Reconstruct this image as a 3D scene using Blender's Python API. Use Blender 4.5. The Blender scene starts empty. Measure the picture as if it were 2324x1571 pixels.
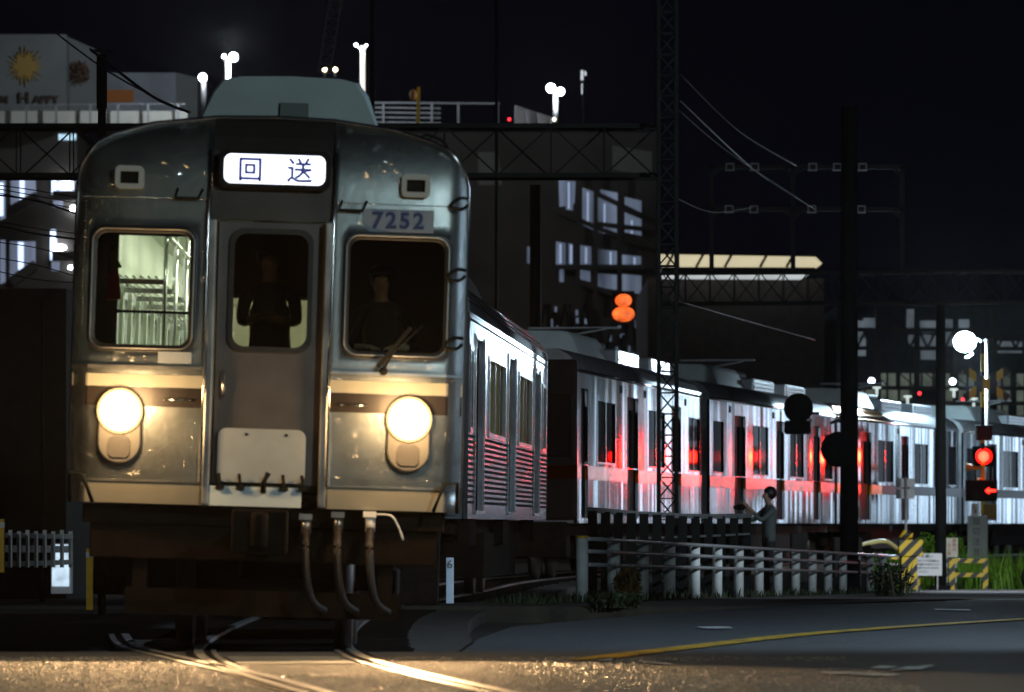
import bpy, bmesh, math, random
from mathutils import Vector, Matrix, noise as mnoise
R = math.radians
random.seed(7)
SC = bpy.context.scene
COL = SC.collection
# ------------------------------------------------------------------ camera
HC = 0.88                                   # lens height above the rail heads
cam_d = bpy.data.cameras.new("camera"); cam = bpy.data.objects.new("camera", cam_d); COL.objects.link(cam)
cam.location = (0, 0, HC); cam.rotation_euler = (R(90), 0, 0)
cam_d.sensor_width = 36; cam_d.lens = 199.8; cam_d.shift_y = 404.5/2324.0
cam_d.clip_start = 0.5; cam_d.clip_end = 3000
cam_d.dof.use_dof = True; cam_d.dof.focus_distance = 62; cam_d.dof.aperture_fstop = 5.0
SC.camera = cam
# ------------------------------------------------------------------ world (night sky) and added ambient fill
w = bpy.data.worlds.new("World"); SC.world = w; w.use_nodes = True
nt = w.node_tree; nt.nodes.clear()
sky = nt.nodes.new("ShaderNodeTexSky"); sky.sky_type = 'NISHITA'; sky.sun_disc = False
sky.sun_elevation = R(-4); sky.sun_rotation = R(200)
bg = nt.nodes.new("ShaderNodeBackground"); bg.inputs[1].default_value = 0.05
wo = nt.nodes.new("ShaderNodeOutputWorld")
glow = nt.nodes.new("ShaderNodeBackground"); glow.inputs[0].default_value = (.30, .34, 1, 1); glow.inputs[1].default_value = .0028   # faint town glow of the night sky
addw = nt.nodes.new("ShaderNodeAddShader"); nt.links.new(sky.outputs[0], bg.inputs[0]); nt.links.new(bg.outputs[0], addw.inputs[0]); nt.links.new(glow.outputs[0], addw.inputs[1]); nt.links.new(addw.outputs[0], wo.inputs[0])
SC.view_settings.view_transform = 'Standard'; SC.view_settings.look = 'None'
SC.view_settings.exposure = 0; SC.view_settings.gamma = 1
cy = SC.cycles
cy.max_bounces = 6; cy.diffuse_bounces = 2; cy.glossy_bounces = 3; cy.transmission_bounces = 4
cy.transparent_max_bounces = 12; cy.volume_bounces = 0; cy.sample_clamp_indirect = 3.0
cy.sample_clamp_direct = 0; cy.use_denoising = True; cy.caustics_reflective = False; cy.caustics_refractive = False

# ------------------------------------------------------------------ helpers
def lamp(name, kind, loc, energy, color, target=None, parent=None, size=0.1, spot=120, blend=0.3):
    d = bpy.data.lights.new(name, kind); d.energy = energy; d.color = color
    if kind in ('POINT', 'SPOT'): d.shadow_soft_size = size
    if kind == 'SPOT': d.spot_size = R(spot); d.spot_blend = blend
    o = bpy.data.objects.new(name, d); COL.objects.link(o); o.location = loc
    if target is not None:
        o.rotation_euler = (Vector(target)-Vector(loc)).to_track_quat('-Z', 'Y').to_euler()
    if parent is not None: o.parent = parent
    return o
ambient_fill = bpy.data.lights.new("ambient_fill", 'SUN'); ambient_fill.energy = 0.006; ambient_fill.angle = R(12); ambient_fill.color = (.75, .82, 1)  # faint sun lamp added as ambient fill
mo = bpy.data.objects.new("ambient_fill", ambient_fill); COL.objects.link(mo); mo.rotation_euler = (R(50), 0, R(20))

def W(px, py, d):
    """point of the place seen at (px, py) of the 2324 wide photograph, d metres down the line"""
    return Vector(((px-1162.0)*d/12900.0, d, HC+(1190.0-py)*d/12900.0))

MATS = {}
def mat(name, col=(.5, .5, .5), rough=.5, metal=0, emit=None, es=1, bump=0, bscale=5, var=0, vscale=3, stretch=(1, 1, 1), aniso=0, coords='Object', spec=.5, rvar=0, bdist=.02, bdet=3):
    if name in MATS: return MATS[name]
    m = bpy.data.materials.new(name); m.use_nodes = True; n = m.node_tree; b = n.nodes["Principled BSDF"]
    b.inputs["Base Color"].default_value = (*col, 1); b.inputs["Roughness"].default_value = rough
    b.inputs["Metallic"].default_value = metal; b.inputs["Specular IOR Level"].default_value = spec
    if emit:
        b.inputs["Emission Color"].default_value = (*emit, 1); b.inputs["Emission Strength"].default_value = es
    if bump or var or rvar:
        tc = n.nodes.new("ShaderNodeTexCoord"); mp = n.nodes.new("ShaderNodeMapping")
        mp.inputs["Scale"].default_value = stretch
        n.links.new(tc.outputs[coords], mp.inputs[0])
    if bump:
        t = n.nodes.new("ShaderNodeTexNoise"); t.inputs["Scale"].default_value = bscale; t.inputs["Detail"].default_value = bdet
        n.links.new(mp.outputs[0], t.inputs["Vector"])
        bp = n.nodes.new("ShaderNodeBump"); bp.inputs["Strength"].default_value = bump; bp.inputs["Distance"].default_value = bdist
        n.links.new(t.outputs[0], bp.inputs["Height"]); n.links.new(bp.outputs[0], b.inputs["Normal"])
    if var or rvar:
        t2 = n.nodes.new("ShaderNodeTexNoise"); t2.inputs["Scale"].default_value = vscale; t2.inputs["Detail"].default_value = 6
        n.links.new(mp.outputs[0], t2.inputs["Vector"])
        if var:
            mr = n.nodes.new("ShaderNodeMapRange"); mr.inputs[1].default_value = .3; mr.inputs[2].default_value = .7
            mr.inputs[3].default_value = 1-var; mr.inputs[4].default_value = 1+var
            n.links.new(t2.outputs[0], mr.inputs[0])
            vm = n.nodes.new("ShaderNodeVectorMath"); vm.operation = 'SCALE'; vm.inputs[0].default_value = col
            n.links.new(mr.outputs[0], vm.inputs["Scale"]); n.links.new(vm.outputs[0], b.inputs["Base Color"])
            if emit:
                vm2 = n.nodes.new("ShaderNodeVectorMath"); vm2.operation = 'SCALE'; vm2.inputs[0].default_value = emit
                n.links.new(mr.outputs[0], vm2.inputs["Scale"]); n.links.new(vm2.outputs[0], b.inputs["Emission Color"])
        if rvar:
            m2 = n.nodes.new("ShaderNodeMapRange"); m2.inputs[1].default_value = .3; m2.inputs[2].default_value = .7
            m2.inputs[3].default_value = max(.03, rough-rvar); m2.inputs[4].default_value = rough+rvar
            n.links.new(t2.outputs[0], m2.inputs[0]); n.links.new(m2.outputs[0], b.inputs["Roughness"])
    MATS[name] = m; return m

def aniso(m, a, rot=.25):
    n = m.node_tree; b = n.nodes["Principled BSDF"]; t = n.nodes.new("ShaderNodeTangent"); t.direction_type = 'RADIAL'; t.axis = 'Z'
    b.inputs["Anisotropic"].default_value = a; b.inputs["Anisotropic Rotation"].default_value = rot; n.links.new(t.outputs[0], b.inputs["Tangent"]); return m

def striped(name, c1, c2, period, direction=(1, 0, 1), rough=.5):
    m = bpy.data.materials.new(name); m.use_nodes = True; n = m.node_tree; b = n.nodes["Principled BSDF"]
    tc = n.nodes.new("ShaderNodeTexCoord"); dot = n.nodes.new("ShaderNodeVectorMath"); dot.operation = 'DOT_PRODUCT'
    dot.inputs[1].default_value = direction; n.links.new(tc.outputs["Object"], dot.inputs[0])
    a = n.nodes.new("ShaderNodeMath"); a.operation = 'DIVIDE'; a.inputs[1].default_value = period; n.links.new(dot.outputs["Value"], a.inputs[0])
    f = n.nodes.new("ShaderNodeMath"); f.operation = 'FRACT'; n.links.new(a.outputs[0], f.inputs[0])
    g = n.nodes.new("ShaderNodeMath"); g.operation = 'GREATER_THAN'; g.inputs[1].default_value = .5; n.links.new(f.outputs[0], g.inputs[0])
    x = n.nodes.new("ShaderNodeMix"); x.data_type = 'RGBA'; x.inputs["A"].default_value = (*c1, 1); x.inputs["B"].default_value = (*c2, 1)
    n.links.new(g.outputs[0], x.inputs["Factor"]); n.links.new(x.outputs["Result"], b.inputs["Base Color"])
    b.inputs["Roughness"].default_value = rough; MATS[name] = m; return m

def glass(name, tint=(.8, .85, .8), gl=.07):
    m = bpy.data.materials.new(name); m.use_nodes = True; n = m.node_tree; n.nodes.clear()
    o = n.nodes.new("ShaderNodeOutputMaterial"); mx = n.nodes.new("ShaderNodeMixShader"); mx.inputs[0].default_value = gl
    t = n.nodes.new("ShaderNodeBsdfTransparent"); t.inputs[0].default_value = (*tint, 1)
    g = n.nodes.new("ShaderNodeBsdfGlossy"); g.inputs["Roughness"].default_value = .04
    n.links.new(t.outputs[0], mx.inputs[1]); n.links.new(g.outputs[0], mx.inputs[2]); n.links.new(mx.outputs[0], o.inputs[0])
    MATS[name] = m; return m

def tag(o, label=None, cat=None, group=None, kind=None):
    if label: o['label'] = label
    if cat: o['category'] = cat
    if group: o['group'] = group
    if kind: o['kind'] = kind
    return o
def empty(name, loc, label=None, cat=None, group=None, rz=0, rx=0, ry=0):
    o = bpy.data.objects.new(name, None); COL.objects.link(o); o.location = loc; o.rotation_euler = (rx, ry, rz)
    o.empty_display_size = .3
    return tag(o, label, cat, group)

class MB:
    def __init__(s): s.bm = bmesh.new()
    def hexa(s, p):
        v = [s.bm.verts.new(q) for q in p]
        for f in ((0, 3, 2, 1), (4, 5, 6, 7), (0, 1, 5, 4), (1, 2, 6, 5), (2, 3, 7, 6), (3, 0, 4, 7)):
            s.bm.faces.new([v[i] for i in f])
        return s
    def box(s, x0, x1, y0, y1, z0, z1):
        return s.hexa([(x0, y0, z0), (x1, y0, z0), (x1, y1, z0), (x0, y1, z0), (x0, y0, z1), (x1, y0, z1), (x1, y1, z1), (x0, y1, z1)])
    def bar(s, a, b, wd, h=None):
        a = Vector(a); b = Vector(b); h = h or wd; d = (b-a).normalized()
        up = Vector((0, 0, 1)) if abs(d.z) < .9 else Vector((0, 1, 0))
        r = d.cross(up).normalized()*wd/2; u = r.cross(d).normalized()*h/2
        return s.hexa([a-r-u, a+r-u, b+r-u, b-r-u, a-r+u, a+r+u, b+r+u, b-r+u])
    def tube(s, pts, rad, n=8, cap=True):
        pts = [Vector(p) for p in pts]; rings = []
        for i, p in enumerate(pts):
            d = (pts[min(i+1, len(pts)-1)]-pts[max(i-1, 0)]).normalized()
            up = Vector((0, 0, 1)) if abs(d.z) < .9 else Vector((0, 1, 0))
            a = d.cross(up).normalized(); b = d.cross(a); rr = rad[i] if isinstance(rad, (list, tuple)) else rad
            rings.append([s.bm.verts.new(p+a*math.cos(2*math.pi*k/n)*rr+b*math.sin(2*math.pi*k/n)*rr) for k in range(n)])
        for i in range(len(rings)-1):
            for k in range(n):
                f = s.bm.faces.new([rings[i][k], rings[i][(k+1) % n], rings[i+1][(k+1) % n], rings[i+1][k]]); f.smooth = True
        if cap:
            s.bm.faces.new(rings[0]); s.bm.faces.new(rings[-1][::-1])
        return s
    def prism(s, poly, axis, a0, a1):
        """poly in the two other axes, extruded along axis from a0 to a1"""
        def P(q, a):
            return {'x': (a, q[0], q[1]), 'y': (q[0], a, q[1]), 'z': (q[0], q[1], a)}[axis]
        A = [s.bm.verts.new(P(q, a0)) for q in poly]; B = [s.bm.verts.new(P(q, a1)) for q in poly]; n = len(poly)
        s.bm.faces.new(A); s.bm.faces.new(B[::-1])
        for i in range(n): s.bm.faces.new([A[i], A[(i+1) % n], B[(i+1) % n], B[i]])
        return s
    def ring(s, outer, inner, axis, a0, a1):
        def P(q, a):
            return {'x': (a, q[0], q[1]), 'y': (q[0], a, q[1]), 'z': (q[0], q[1], a)}[axis]
        L = [[s.bm.verts.new(P(q, a)) for q in pl] for a in (a0, a1) for pl in (outer, inner)]; n = len(outer)
        for i in range(n):
            j = (i+1) % n
            s.bm.faces.new([L[0][i], L[0][j], L[1][j], L[1][i]]); s.bm.faces.new([L[2][i], L[2][j], L[3][j], L[3][i]])
            s.bm.faces.new([L[0][i], L[0][j], L[2][j], L[2][i]]); s.bm.faces.new([L[1][i], L[1][j], L[3][j], L[3][i]])
        return s
    def disc(s, c, r, axis='y', th=.02, n=24, r2=None):
        c = Vector(c); a = {'x': Vector((1, 0, 0)), 'y': Vector((0, 1, 0)), 'z': Vector((0, 0, 1))}[axis]
        return s.tube([c-a*th/2, c+a*th/2], [r, r2 if r2 is not None else r], n)
    def ball(s, c, r, sc=(1, 1, 1), u=14, v=10):
        m = Matrix.Translation(c) @ Matrix.Diagonal((sc[0]*r, sc[1]*r, sc[2]*r, 1))
        g = bmesh.ops.create_uvsphere(s.bm, u_segments=u, v_segments=v, radius=1, matrix=m)
        for vv in g['verts']:
            for f in vv.link_faces: f.smooth = True
        return s
    def quad(s, a, b, c, d):
        s.bm.faces.new([s.bm.verts.new(q) for q in (a, b, c, d)]); return s
    def holes(s, u0, u1, z0, z1, hl, P, th):
        """wall in (u,z) with rectangular openings; P(u,z,depth) gives the point"""
        us = sorted(set([u0, u1]+[q for h in hl for q in (h[0], h[1]) if u0 < q < u1]))
        zs = sorted(set([z0, z1]+[q for h in hl for q in (h[2], h[3]) if z0 < q < z1]))
        for i in range(len(us)-1):
            run = None
            for j in range(len(zs)-1):
                cu = (us[i]+us[i+1])/2; cz = (zs[j]+zs[j+1])/2
                solid = not any(h[0] < cu < h[1] and h[2] < cz < h[3] for h in hl)
                if solid: run = [zs[j], zs[j+1]] if run is None else [run[0], zs[j+1]]
                if run and (not solid or j == len(zs)-2):
                    a, b = run; x0, x1 = us[i], us[i+1]
                    s.hexa([P(x0, a, 0), P(x1, a, 0), P(x1, a, th), P(x0, a, th), P(x0, b, 0), P(x1, b, 0), P(x1, b, th), P(x0, b, th)])
                    run = None
        return s
    def build(s, name, m, parent=None, smooth=False, bevel=0):
        bmesh.ops.remove_doubles(s.bm, verts=s.bm.verts, dist=1e-5) if smooth else None
        bmesh.ops.recalc_face_normals(s.bm, faces=s.bm.faces)
        me = bpy.data.meshes.new(name); s.bm.to_mesh(me); s.bm.free()
        for x in (m if isinstance(m, (list, tuple)) else [m]): me.materials.append(x)
        if smooth:
            for p in me.polygons: p.use_smooth = True
        o = bpy.data.objects.new(name, me); COL.objects.link(o)
        if parent is not None: o.parent = parent
        if bevel:
            b = o.modifiers.new("bevel", 'BEVEL'); b.width = bevel; b.segments = 2; b.limit_method = 'ANGLE'; b.angle_limit = R(40)
        return o

def rrect(x0, x1, z0, z1, r, n=6):
    out = []
    for cx, cz, a0 in ((x1-r, z1-r, 0), (x0+r, z1-r, 90), (x0+r, z0+r, 180), (x1-r, z0+r, 270)):
        for k in range(n+1):
            a = R(a0+90*k/n); out.append((cx+r*math.cos(a), cz+r*math.sin(a)))
    return out

def text(name, body, size, loc, m, parent=None, rot=(R(90), 0, 0), ext=.003, offset=0, align='CENTER', sx=1, space=1):
    c = bpy.data.curves.new(name, 'FONT'); c.body = body; c.size = size; c.extrude = ext; c.offset = offset
    c.align_x = align; c.align_y = 'CENTER'; c.space_character = space; c.resolution_u = 4
    o = bpy.data.objects.new(name, c); COL.objects.link(o)
    bpy.context.view_layer.update()
    dg = bpy.context.evaluated_depsgraph_get()
    me = bpy.data.meshes.new_from_object(o.evaluated_get(dg), depsgraph=dg)
    bpy.data.objects.remove(o); bpy.data.curves.remove(c)
    me.materials.clear(); me.materials.append(m); me.name = name
    q = bpy.data.objects.new(name, me); COL.objects.link(q); q.location = loc; q.rotation_euler = rot; q.scale = (sx, 1, 1)
    if parent is not None: q.parent = parent
    return q

def copy_tree(o, parent=None):
    c = o.copy(); COL.objects.link(c)
    if parent is not None: c.parent = parent
    for ch in list(o.children): copy_tree(ch, c)
    return c

def spline(pts, n=8):
    pts = [Vector(p) for p in pts]; out = []
    for i in range(len(pts)-1):
        p0 = pts[max(i-1, 0)]; p1 = pts[i]; p2 = pts[i+1]; p3 = pts[min(i+2, len(pts)-1)]
        for k in range(n):
            t = k/n; out.append(.5*((2*p1)+(-p0+p2)*t+(2*p0-5*p1+4*p2-p3)*t*t+(-p0+3*p1-3*p2+p3)*t**3))
    out.append(pts[-1]); return out

# ------------------------------------------------------------------ materials
steel = mat('stainless_steel', (.50, .54, .54), .40, 1, bump=.35, bscale=2.2, var=.10, vscale=1.5, rvar=.06, bdist=.03)
_n = steel.node_tree; _b = _n.nodes["Principled BSDF"]; _b.inputs["Coat Weight"].default_value = 1; _b.inputs["Coat Roughness"].default_value = .05
_t = _n.nodes.new("ShaderNodeTexNoise"); _t.inputs["Scale"].default_value = 4.5; _t.inputs["Detail"].default_value = 1.2; _t.inputs["Distortion"].default_value = 1.2
_c = _n.nodes.new("ShaderNodeTexCoord"); _n.links.new(_c.outputs["Object"], _t.inputs["Vector"])
_p = _n.nodes.new("ShaderNodeBump"); _p.inputs["Strength"].default_value = 1; _p.inputs["Distance"].default_value = .35
_n.links.new(_t.outputs[0], _p.inputs["Height"]); _n.links.new(_p.outputs[0], _b.inputs["Coat Normal"])
steel_flat = mat('stainless_brushed', (.36, .36, .35), .42, 1, bump=.15, bscale=2, var=.15, vscale=4, rvar=.08)
steel_side = mat('stainless_side', (.50, .53, .58), .08, 1, bump=.7, bscale=.9, bdet=0.6, stretch=(1, 1, .10), var=.65, vscale=.55)
steel_side = aniso(steel_side, 1.0, .25)
steel_ribs = aniso(mat('stainless_ribs', (.50, .53, .58), .10, 1, bump=.6, bscale=1.7, bdet=.5, stretch=(1, 1, .05), var=.65, vscale=.8), 1.0, .25)
steel_corr = mat('stainless_corrugated', (.30, .32, .36), .22, 1, bump=.2, bscale=4, var=.08)
trim = mat('polished_trim', (.7, .7, .7), .18, 1)
paint_cream = mat('cream_stripe_paint', (.40, .38, .29), .45, 0, var=.08, vscale=4)
paint_grey = mat('grey_plate_paint', (.30, .34, .37), .5, 0, var=.06, vscale=8)
ac_grey = mat('roof_unit_grey', (.36, .42, .42), .55, 0, var=.12, vscale=2, bump=.1)
black = mat('black_paint', (.008, .008, .008), .8, spec=.15, var=.3, vscale=5)
under = mat('underframe_grime', (.010, .0065, .0045), .9, spec=.15, var=.4, vscale=6, bump=.4, bscale=12)
rubber = mat('rubber', (.012, .012, .012), .45)
glass_c = glass('cab_glass', (.88, .90, .85), .05)
def dark_glass(name, f):
    m = bpy.data.materials.new(name); m.use_nodes = True; n = m.node_tree; n.nodes.clear()
    o = n.nodes.new("ShaderNodeOutputMaterial"); mx = n.nodes.new("ShaderNodeMixShader"); mx.inputs[0].default_value = f
    t = n.nodes.new("ShaderNodeBsdfDiffuse"); t.inputs[0].default_value = (.006, .006, .008, 1)
    g = n.nodes.new("ShaderNodeBsdfGlossy"); g.inputs["Roughness"].default_value = .05
    n.links.new(t.outputs[0], mx.inputs[1]); n.links.new(g.outputs[0], mx.inputs[2]); n.links.new(mx.outputs[0], o.inputs[0])
    MATS[name] = m; return m
glass_d = glass('shade_tint_glass', (.50, .45, .36), .05)  # darkness of the cab put into the pane tint
glass_b = dark_glass('dark_window_glass', .10)
white = mat('white_paint', (.72, .73, .72), .45, var=.08, vscale=7)
navy = mat('navy_lettering', (.03, .04, .16), .5)
orange = aniso(mat('orange_stripe', (.60, .10, .003), .16, 1, bump=.3, bscale=3, stretch=(1, 1, .1)), 1.0, .25)
yellow = mat('yellow_paint', (.75, .48, .02), .45, var=.15, vscale=9)
asphalt = mat('asphalt', (.10, .105, .11), .70, 0, bump=1, bscale=60, var=.35, vscale=9, rvar=.15, coords='Object', bdist=.05)
concrete = mat('concrete', (.30, .29, .27), .8, 0, bump=.4, bscale=20, var=.2, vscale=3)
soil = mat('soil', (.05, .042, .03), .95, 0, bump=.8, bscale=8, var=.4, vscale=3)
ballast_m = mat('ballast', (.07, .06, .05), .9, 0, bump=1, bscale=14, var=.45, vscale=14)
rail_m = mat('rail_head', (.72, .70, .68), .40, 1, var=.12, vscale=20, bump=.1, bscale=10)
rust = mat('rail_web', (.09, .05, .03), .8, .3, var=.3)
galv = mat('galvanised_steel', (.30, .31, .31), .5, .6, var=.2, vscale=4)
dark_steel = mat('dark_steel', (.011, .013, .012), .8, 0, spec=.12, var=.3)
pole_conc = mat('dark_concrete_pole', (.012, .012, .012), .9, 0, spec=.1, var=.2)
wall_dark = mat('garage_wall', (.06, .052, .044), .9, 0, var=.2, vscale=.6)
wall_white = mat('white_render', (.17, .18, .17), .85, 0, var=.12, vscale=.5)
leaf = mat('grass_leaf', (.15, .33, .02), .6, var=.4, vscale=3)
leaf_d = mat('dark_leaf', (.03, .045, .015), .7, var=.4, vscale=5)
straw = mat('dry_stem', (.16, .11, .03), .7, var=.4, vscale=5)
skin = mat('skin', (.45, .27, .19), .55); hair_m = mat('black_hair', (.012, .010, .009), .5)
warm = (1, .60, .27); cool = (.78, .88, 1.0)
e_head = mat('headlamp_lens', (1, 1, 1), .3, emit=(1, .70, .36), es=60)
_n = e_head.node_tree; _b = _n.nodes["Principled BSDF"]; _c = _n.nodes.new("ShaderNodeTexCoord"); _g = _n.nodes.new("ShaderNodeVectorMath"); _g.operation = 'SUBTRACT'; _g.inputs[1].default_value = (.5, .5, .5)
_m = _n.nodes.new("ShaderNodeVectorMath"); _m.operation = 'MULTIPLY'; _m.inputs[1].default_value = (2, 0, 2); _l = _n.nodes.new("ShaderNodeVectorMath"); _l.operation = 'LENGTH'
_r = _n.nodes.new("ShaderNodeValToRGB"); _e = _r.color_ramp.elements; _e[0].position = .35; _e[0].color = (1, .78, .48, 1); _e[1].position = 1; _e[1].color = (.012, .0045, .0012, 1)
_x = _e.new(.70); _x.color = (.10, .055, .022, 1)                 # camera glare painted into the lens glow, fading warm towards its rim
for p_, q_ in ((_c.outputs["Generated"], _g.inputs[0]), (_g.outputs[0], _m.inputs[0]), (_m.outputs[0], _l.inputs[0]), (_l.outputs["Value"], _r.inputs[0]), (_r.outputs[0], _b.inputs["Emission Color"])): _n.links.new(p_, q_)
e_white = mat('white_lamp_lens', (1, 1, 1), .3, emit=(.80, .88, 1), es=40)
e_red = mat('red_lamp_lens', (1, .1, .05), .3, emit=(1, .0014, .0007), es=230)
black_yellow = striped('yellow_black_stripes', (.75, .50, .01), (.012, .012, .012), .30, (1, 0, -1))

# ------------------------------------------------------------------ ground, road, track
def gz(y):
    for (a, za), (b, zb) in zip(((-50, 0), (62, 0), (114, -.50), (143, -.68), (700, -.9)), ((62, 0), (114, -.50), (143, -.68), (700, -.9), (5000, -.9))):
        if a <= y <= b: return za+(zb-za)*(y-a)/(b-a)
    return -.9
def sheet(name, rows, m, dz=0, kind='structure', nx=6):
    """rows: (y, x0, x1)"""
    bm = bmesh.new(); V = []
    for y, x0, x1 in rows: V.append([bm.verts.new((x0+(x1-x0)*k/nx, y, gz(y)+dz)) for k in range(nx+1)])
    for i in range(len(V)-1):
        for k in range(nx): bm.faces.new([V[i][k], V[i][k+1], V[i+1][k+1], V[i+1][k]])
    me = bpy.data.meshes.new(name); bm.to_mesh(me); bm.free(); me.materials.append(m)
    o = bpy.data.objects.new(name, me); COL.objects.link(o); o['kind'] = kind; return o
sheet('ground', [(y, -900, 900) for y in (-40, 10, 30, 50, 62, 80, 100, 114, 130, 143, 200, 400, 700, 2500)], soil, -.16)
edge = [(39.4, -.35), (44, -.25), (49, .0), (52.8, .73), (58, 1.98), (62, 2.95), (68, 4.4), (80, 6.6), (92, 8.9), (105, 10.6), (114, 11.8)]
sheet('road', [(-30, -30, 30), (20, -30, 30), (39.4, -30, 30)], asphalt, -.004, nx=12)
sheet('road', [(y, x, 60) for y, x in edge]+[(143, 16, 60), (200, 24, 70)], asphalt, -.004, nx=12)
pave = mat('pale_pavement', (.36, .37, .38), .8, 0, bump=.3, bscale=15, var=.2, vscale=1.2)
sheet('pavement', [(96, 8.8, 22), (104, 7.0, 22), (112, 7.3, 22), (122, 7.9, 22)], pave, .016)
# track centre line
CL = spline([(2.6, 8, 0), (.9, 20, 0), (-.57, 29.8, 0), (-1.53, 37.8, 0), (-1.84, 46, 0), (-1.86, 57, 0), (-1.45, 66, 0), (-.92, 75.6, 0), (-.1, 90, 0), (2.25, 110, 0), (5.75, 130, 0), (10.3, 150, 0), (16, 170, 0), (27, 200, 0)], 8)
def offset_line(line, off):
    out = []
    for i, p in enumerate(line):
        d = (line[min(i+1, len(line)-1)]-line[max(i-1, 0)]).normalized(); out.append(p+Vector((d.y, -d.x, 0))*off)
    return out
def strip(mb, line, wd, z0, z1):
    a = offset_line(line, -wd/2); b = offset_line(line, wd/2); bm = mb.bm; V = []
    for p, q in zip(a, b):
        V.append([bm.verts.new((p.x, p.y, z0)), bm.verts.new((q.x, q.y, z0)), bm.verts.new((q.x, q.y, z1)), bm.verts.new((p.x, p.y, z1))])
    for i in range(len(V)-1):
        for k in range(4): bm.faces.new([V[i][k], V[i][(k+1) % 4], V[i+1][(k+1) % 4], V[i+1][k]])
    return mb
bl = MB(); strip(bl, [p for p in CL if p.y > 39.6], 3.0, -.15, -.03); o = bl.build('ballast', ballast_m); o['kind'] = 'structure'
tr = empty('railway_track', (0, 0, 0)); tr['kind'] = 'structure'
for off in (-.5335, .5335):
    r_ = MB(); strip(r_, offset_line(CL, off), .066, -.03, .006); rl = r_.build('rail', rail_m, tr)
    r_ = MB(); strip(r_, [p for p in offset_line(CL, off) if p.y > 39.6], .02, -.14, -.03); r_.build('rail_web', rust, rl)
CLn = [p for p in CL if p.y < 39.8]
for off in (-.43, .43):
    r_ = MB(); strip(r_, offset_line(CLn, off), .035, -.03, .003); r_.build('guard_rail', rail_m, tr)
    r_ = MB(); strip(r_, offset_line(CLn, off+(.035 if off > 0 else -.035)), .05, -.03, -.001); r_.build('flangeway', black, tr)
for off in (-.60, .60):
    r_ = MB(); strip(r_, offset_line(CLn, off), .05, -.03, -.001); r_.build('flangeway', black, tr)
SL = spline([(1.9, 8, 0), (.05, 20, 0), (-.98, 29.8, 0), (-1.1-1.0, 37.0, 0), (-2.7, 41.0, 0), (-3.1, 45.5, 0)], 10)
st = empty('siding_rail', (0, 0, 0)); st['kind'] = 'structure'
r_ = MB(); strip(r_, SL, .06, -.06, .006); r_.build('rail', rail_m, st)
r_ = MB(); strip(r_, offset_line(SL, -.11), .045, -.06, .003); r_.build('guard_rail', rail_m, st)
r_ = MB(); strip(r_, offset_line(SL, -.058), .05, -.06, -.001); r_.build('flangeway', black, st)
sb = MB()
y = 39.9
while y < 110:
    p = min(CL, key=lambda q: abs(q.y-y)); sb.box(p.x-1.0, p.x+1.0, y-.1, y+.1, -.07, -.018); y += .62
sb.build('sleepers', under, tr)['kind'] = 'stuff'
slab = mat('crossing_slab', (.24, .26, .25), .7, 0, bump=.3, bscale=20, var=.12, vscale=4)
cs = MB(); strip(cs, offset_line([p for p in CL if 35.2 < p.y < 38.7], 0), .74, -.02, .002); cs.build('crossing_slab', slab)['kind'] = 'structure'
# loose chippings and coarse aggregate standing proud of the crossing surface
chm = mat('stone_chips', (.30, .25, .19), .36, 0, var=.5, vscale=40)
V = []; F = []
rnd = random.Random(3)
for _ in range(34000):
    y = 29.2+(rnd.random()**1.0)*8.6; cxl = 2.2-(y-29)*.0; x = rnd.uniform(-4.3, 2.2)
    if rnd.random() > .34+1.2*mnoise.noise(Vector((x*.9, y*.35, 0)))+(.45 if x < -.4 else .05): continue
    s_ = rnd.uniform(.004, .011); h = s_*rnd.uniform(.35, .8); a = rnd.uniform(0, 6.28); z0 = -.0045; b = len(V)
    if any(abs(x-(q.x+o_)) < .07 for q in [min(CLn, key=lambda q: abs(q.y-y))] for o_ in (-.5335, .5335)): continue
    ctr = min(CLn, key=lambda q: abs(q.y-y)).x
    if y > 33.5 and abs(x-ctr) < .4: continue
    for k in range(4): V.append((x+s_*math.cos(a+k*1.57)*rnd.uniform(.7, 1.3), y+s_*1.5*math.sin(a+k*1.57), z0))
    V.append((x+rnd.uniform(-.5, .5)*s_, y+rnd.uniform(-.5, .5)*s_, z0+h))
    F += [(b, b+1, b+4), (b+1, b+2, b+4), (b+2, b+3, b+4), (b+3, b, b+4)]
me = bpy.data.meshes.new('stone_chippings'); me.from_pydata(V, [], F); me.materials.append(chm)
o = bpy.data.objects.new('stone_chippings', me); COL.objects.link(o); o['kind'] = 'stuff'; o['label'] = 'coarse chippings glittering in the headlight beams'
# road paint
def worn(name, col):
    m = mat(name, col, .6); n = m.node_tree; b = n.nodes["Principled BSDF"]; tc = n.nodes.new("ShaderNodeTexCoord")
    t = n.nodes.new("ShaderNodeTexNoise"); t.inputs["Scale"].default_value = 5; t.inputs["Detail"].default_value = 8
    n.links.new(tc.outputs["Object"], t.inputs["Vector"]); cr = n.nodes.new("ShaderNodeMapRange"); cr.inputs[1].default_value = .36; cr.inputs[2].default_value = .50
    n.links.new(t.outputs[0], cr.inputs[0]); x = n.nodes.new("ShaderNodeMix"); x.data_type = 'RGBA'
    x.inputs["A"].default_value = (.07, .07, .07, 1); x.inputs["B"].default_value = (*col, 1)
    n.links.new(cr.outputs[0], x.inputs["Factor"]); n.links.new(x.outputs["Result"], b.inputs["Base Color"]); return m
wy = worn('worn_yellow_paint', (.62, .38, .02)); ww = worn('worn_white_paint', (.72, .74, .74))
def gpt(px, py):
    d = 45.0
    for _ in range(30): d = (HC-gz(d))*12900/(py-1190)
    return Vector(((px-1162)*d/12900, d, gz(d)))
yl = spline([gpt(1325, 1499), gpt(1520, 1475), gpt(1880, 1436), gpt(2324, 1406), gpt(2700, 1388)], 8)
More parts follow.
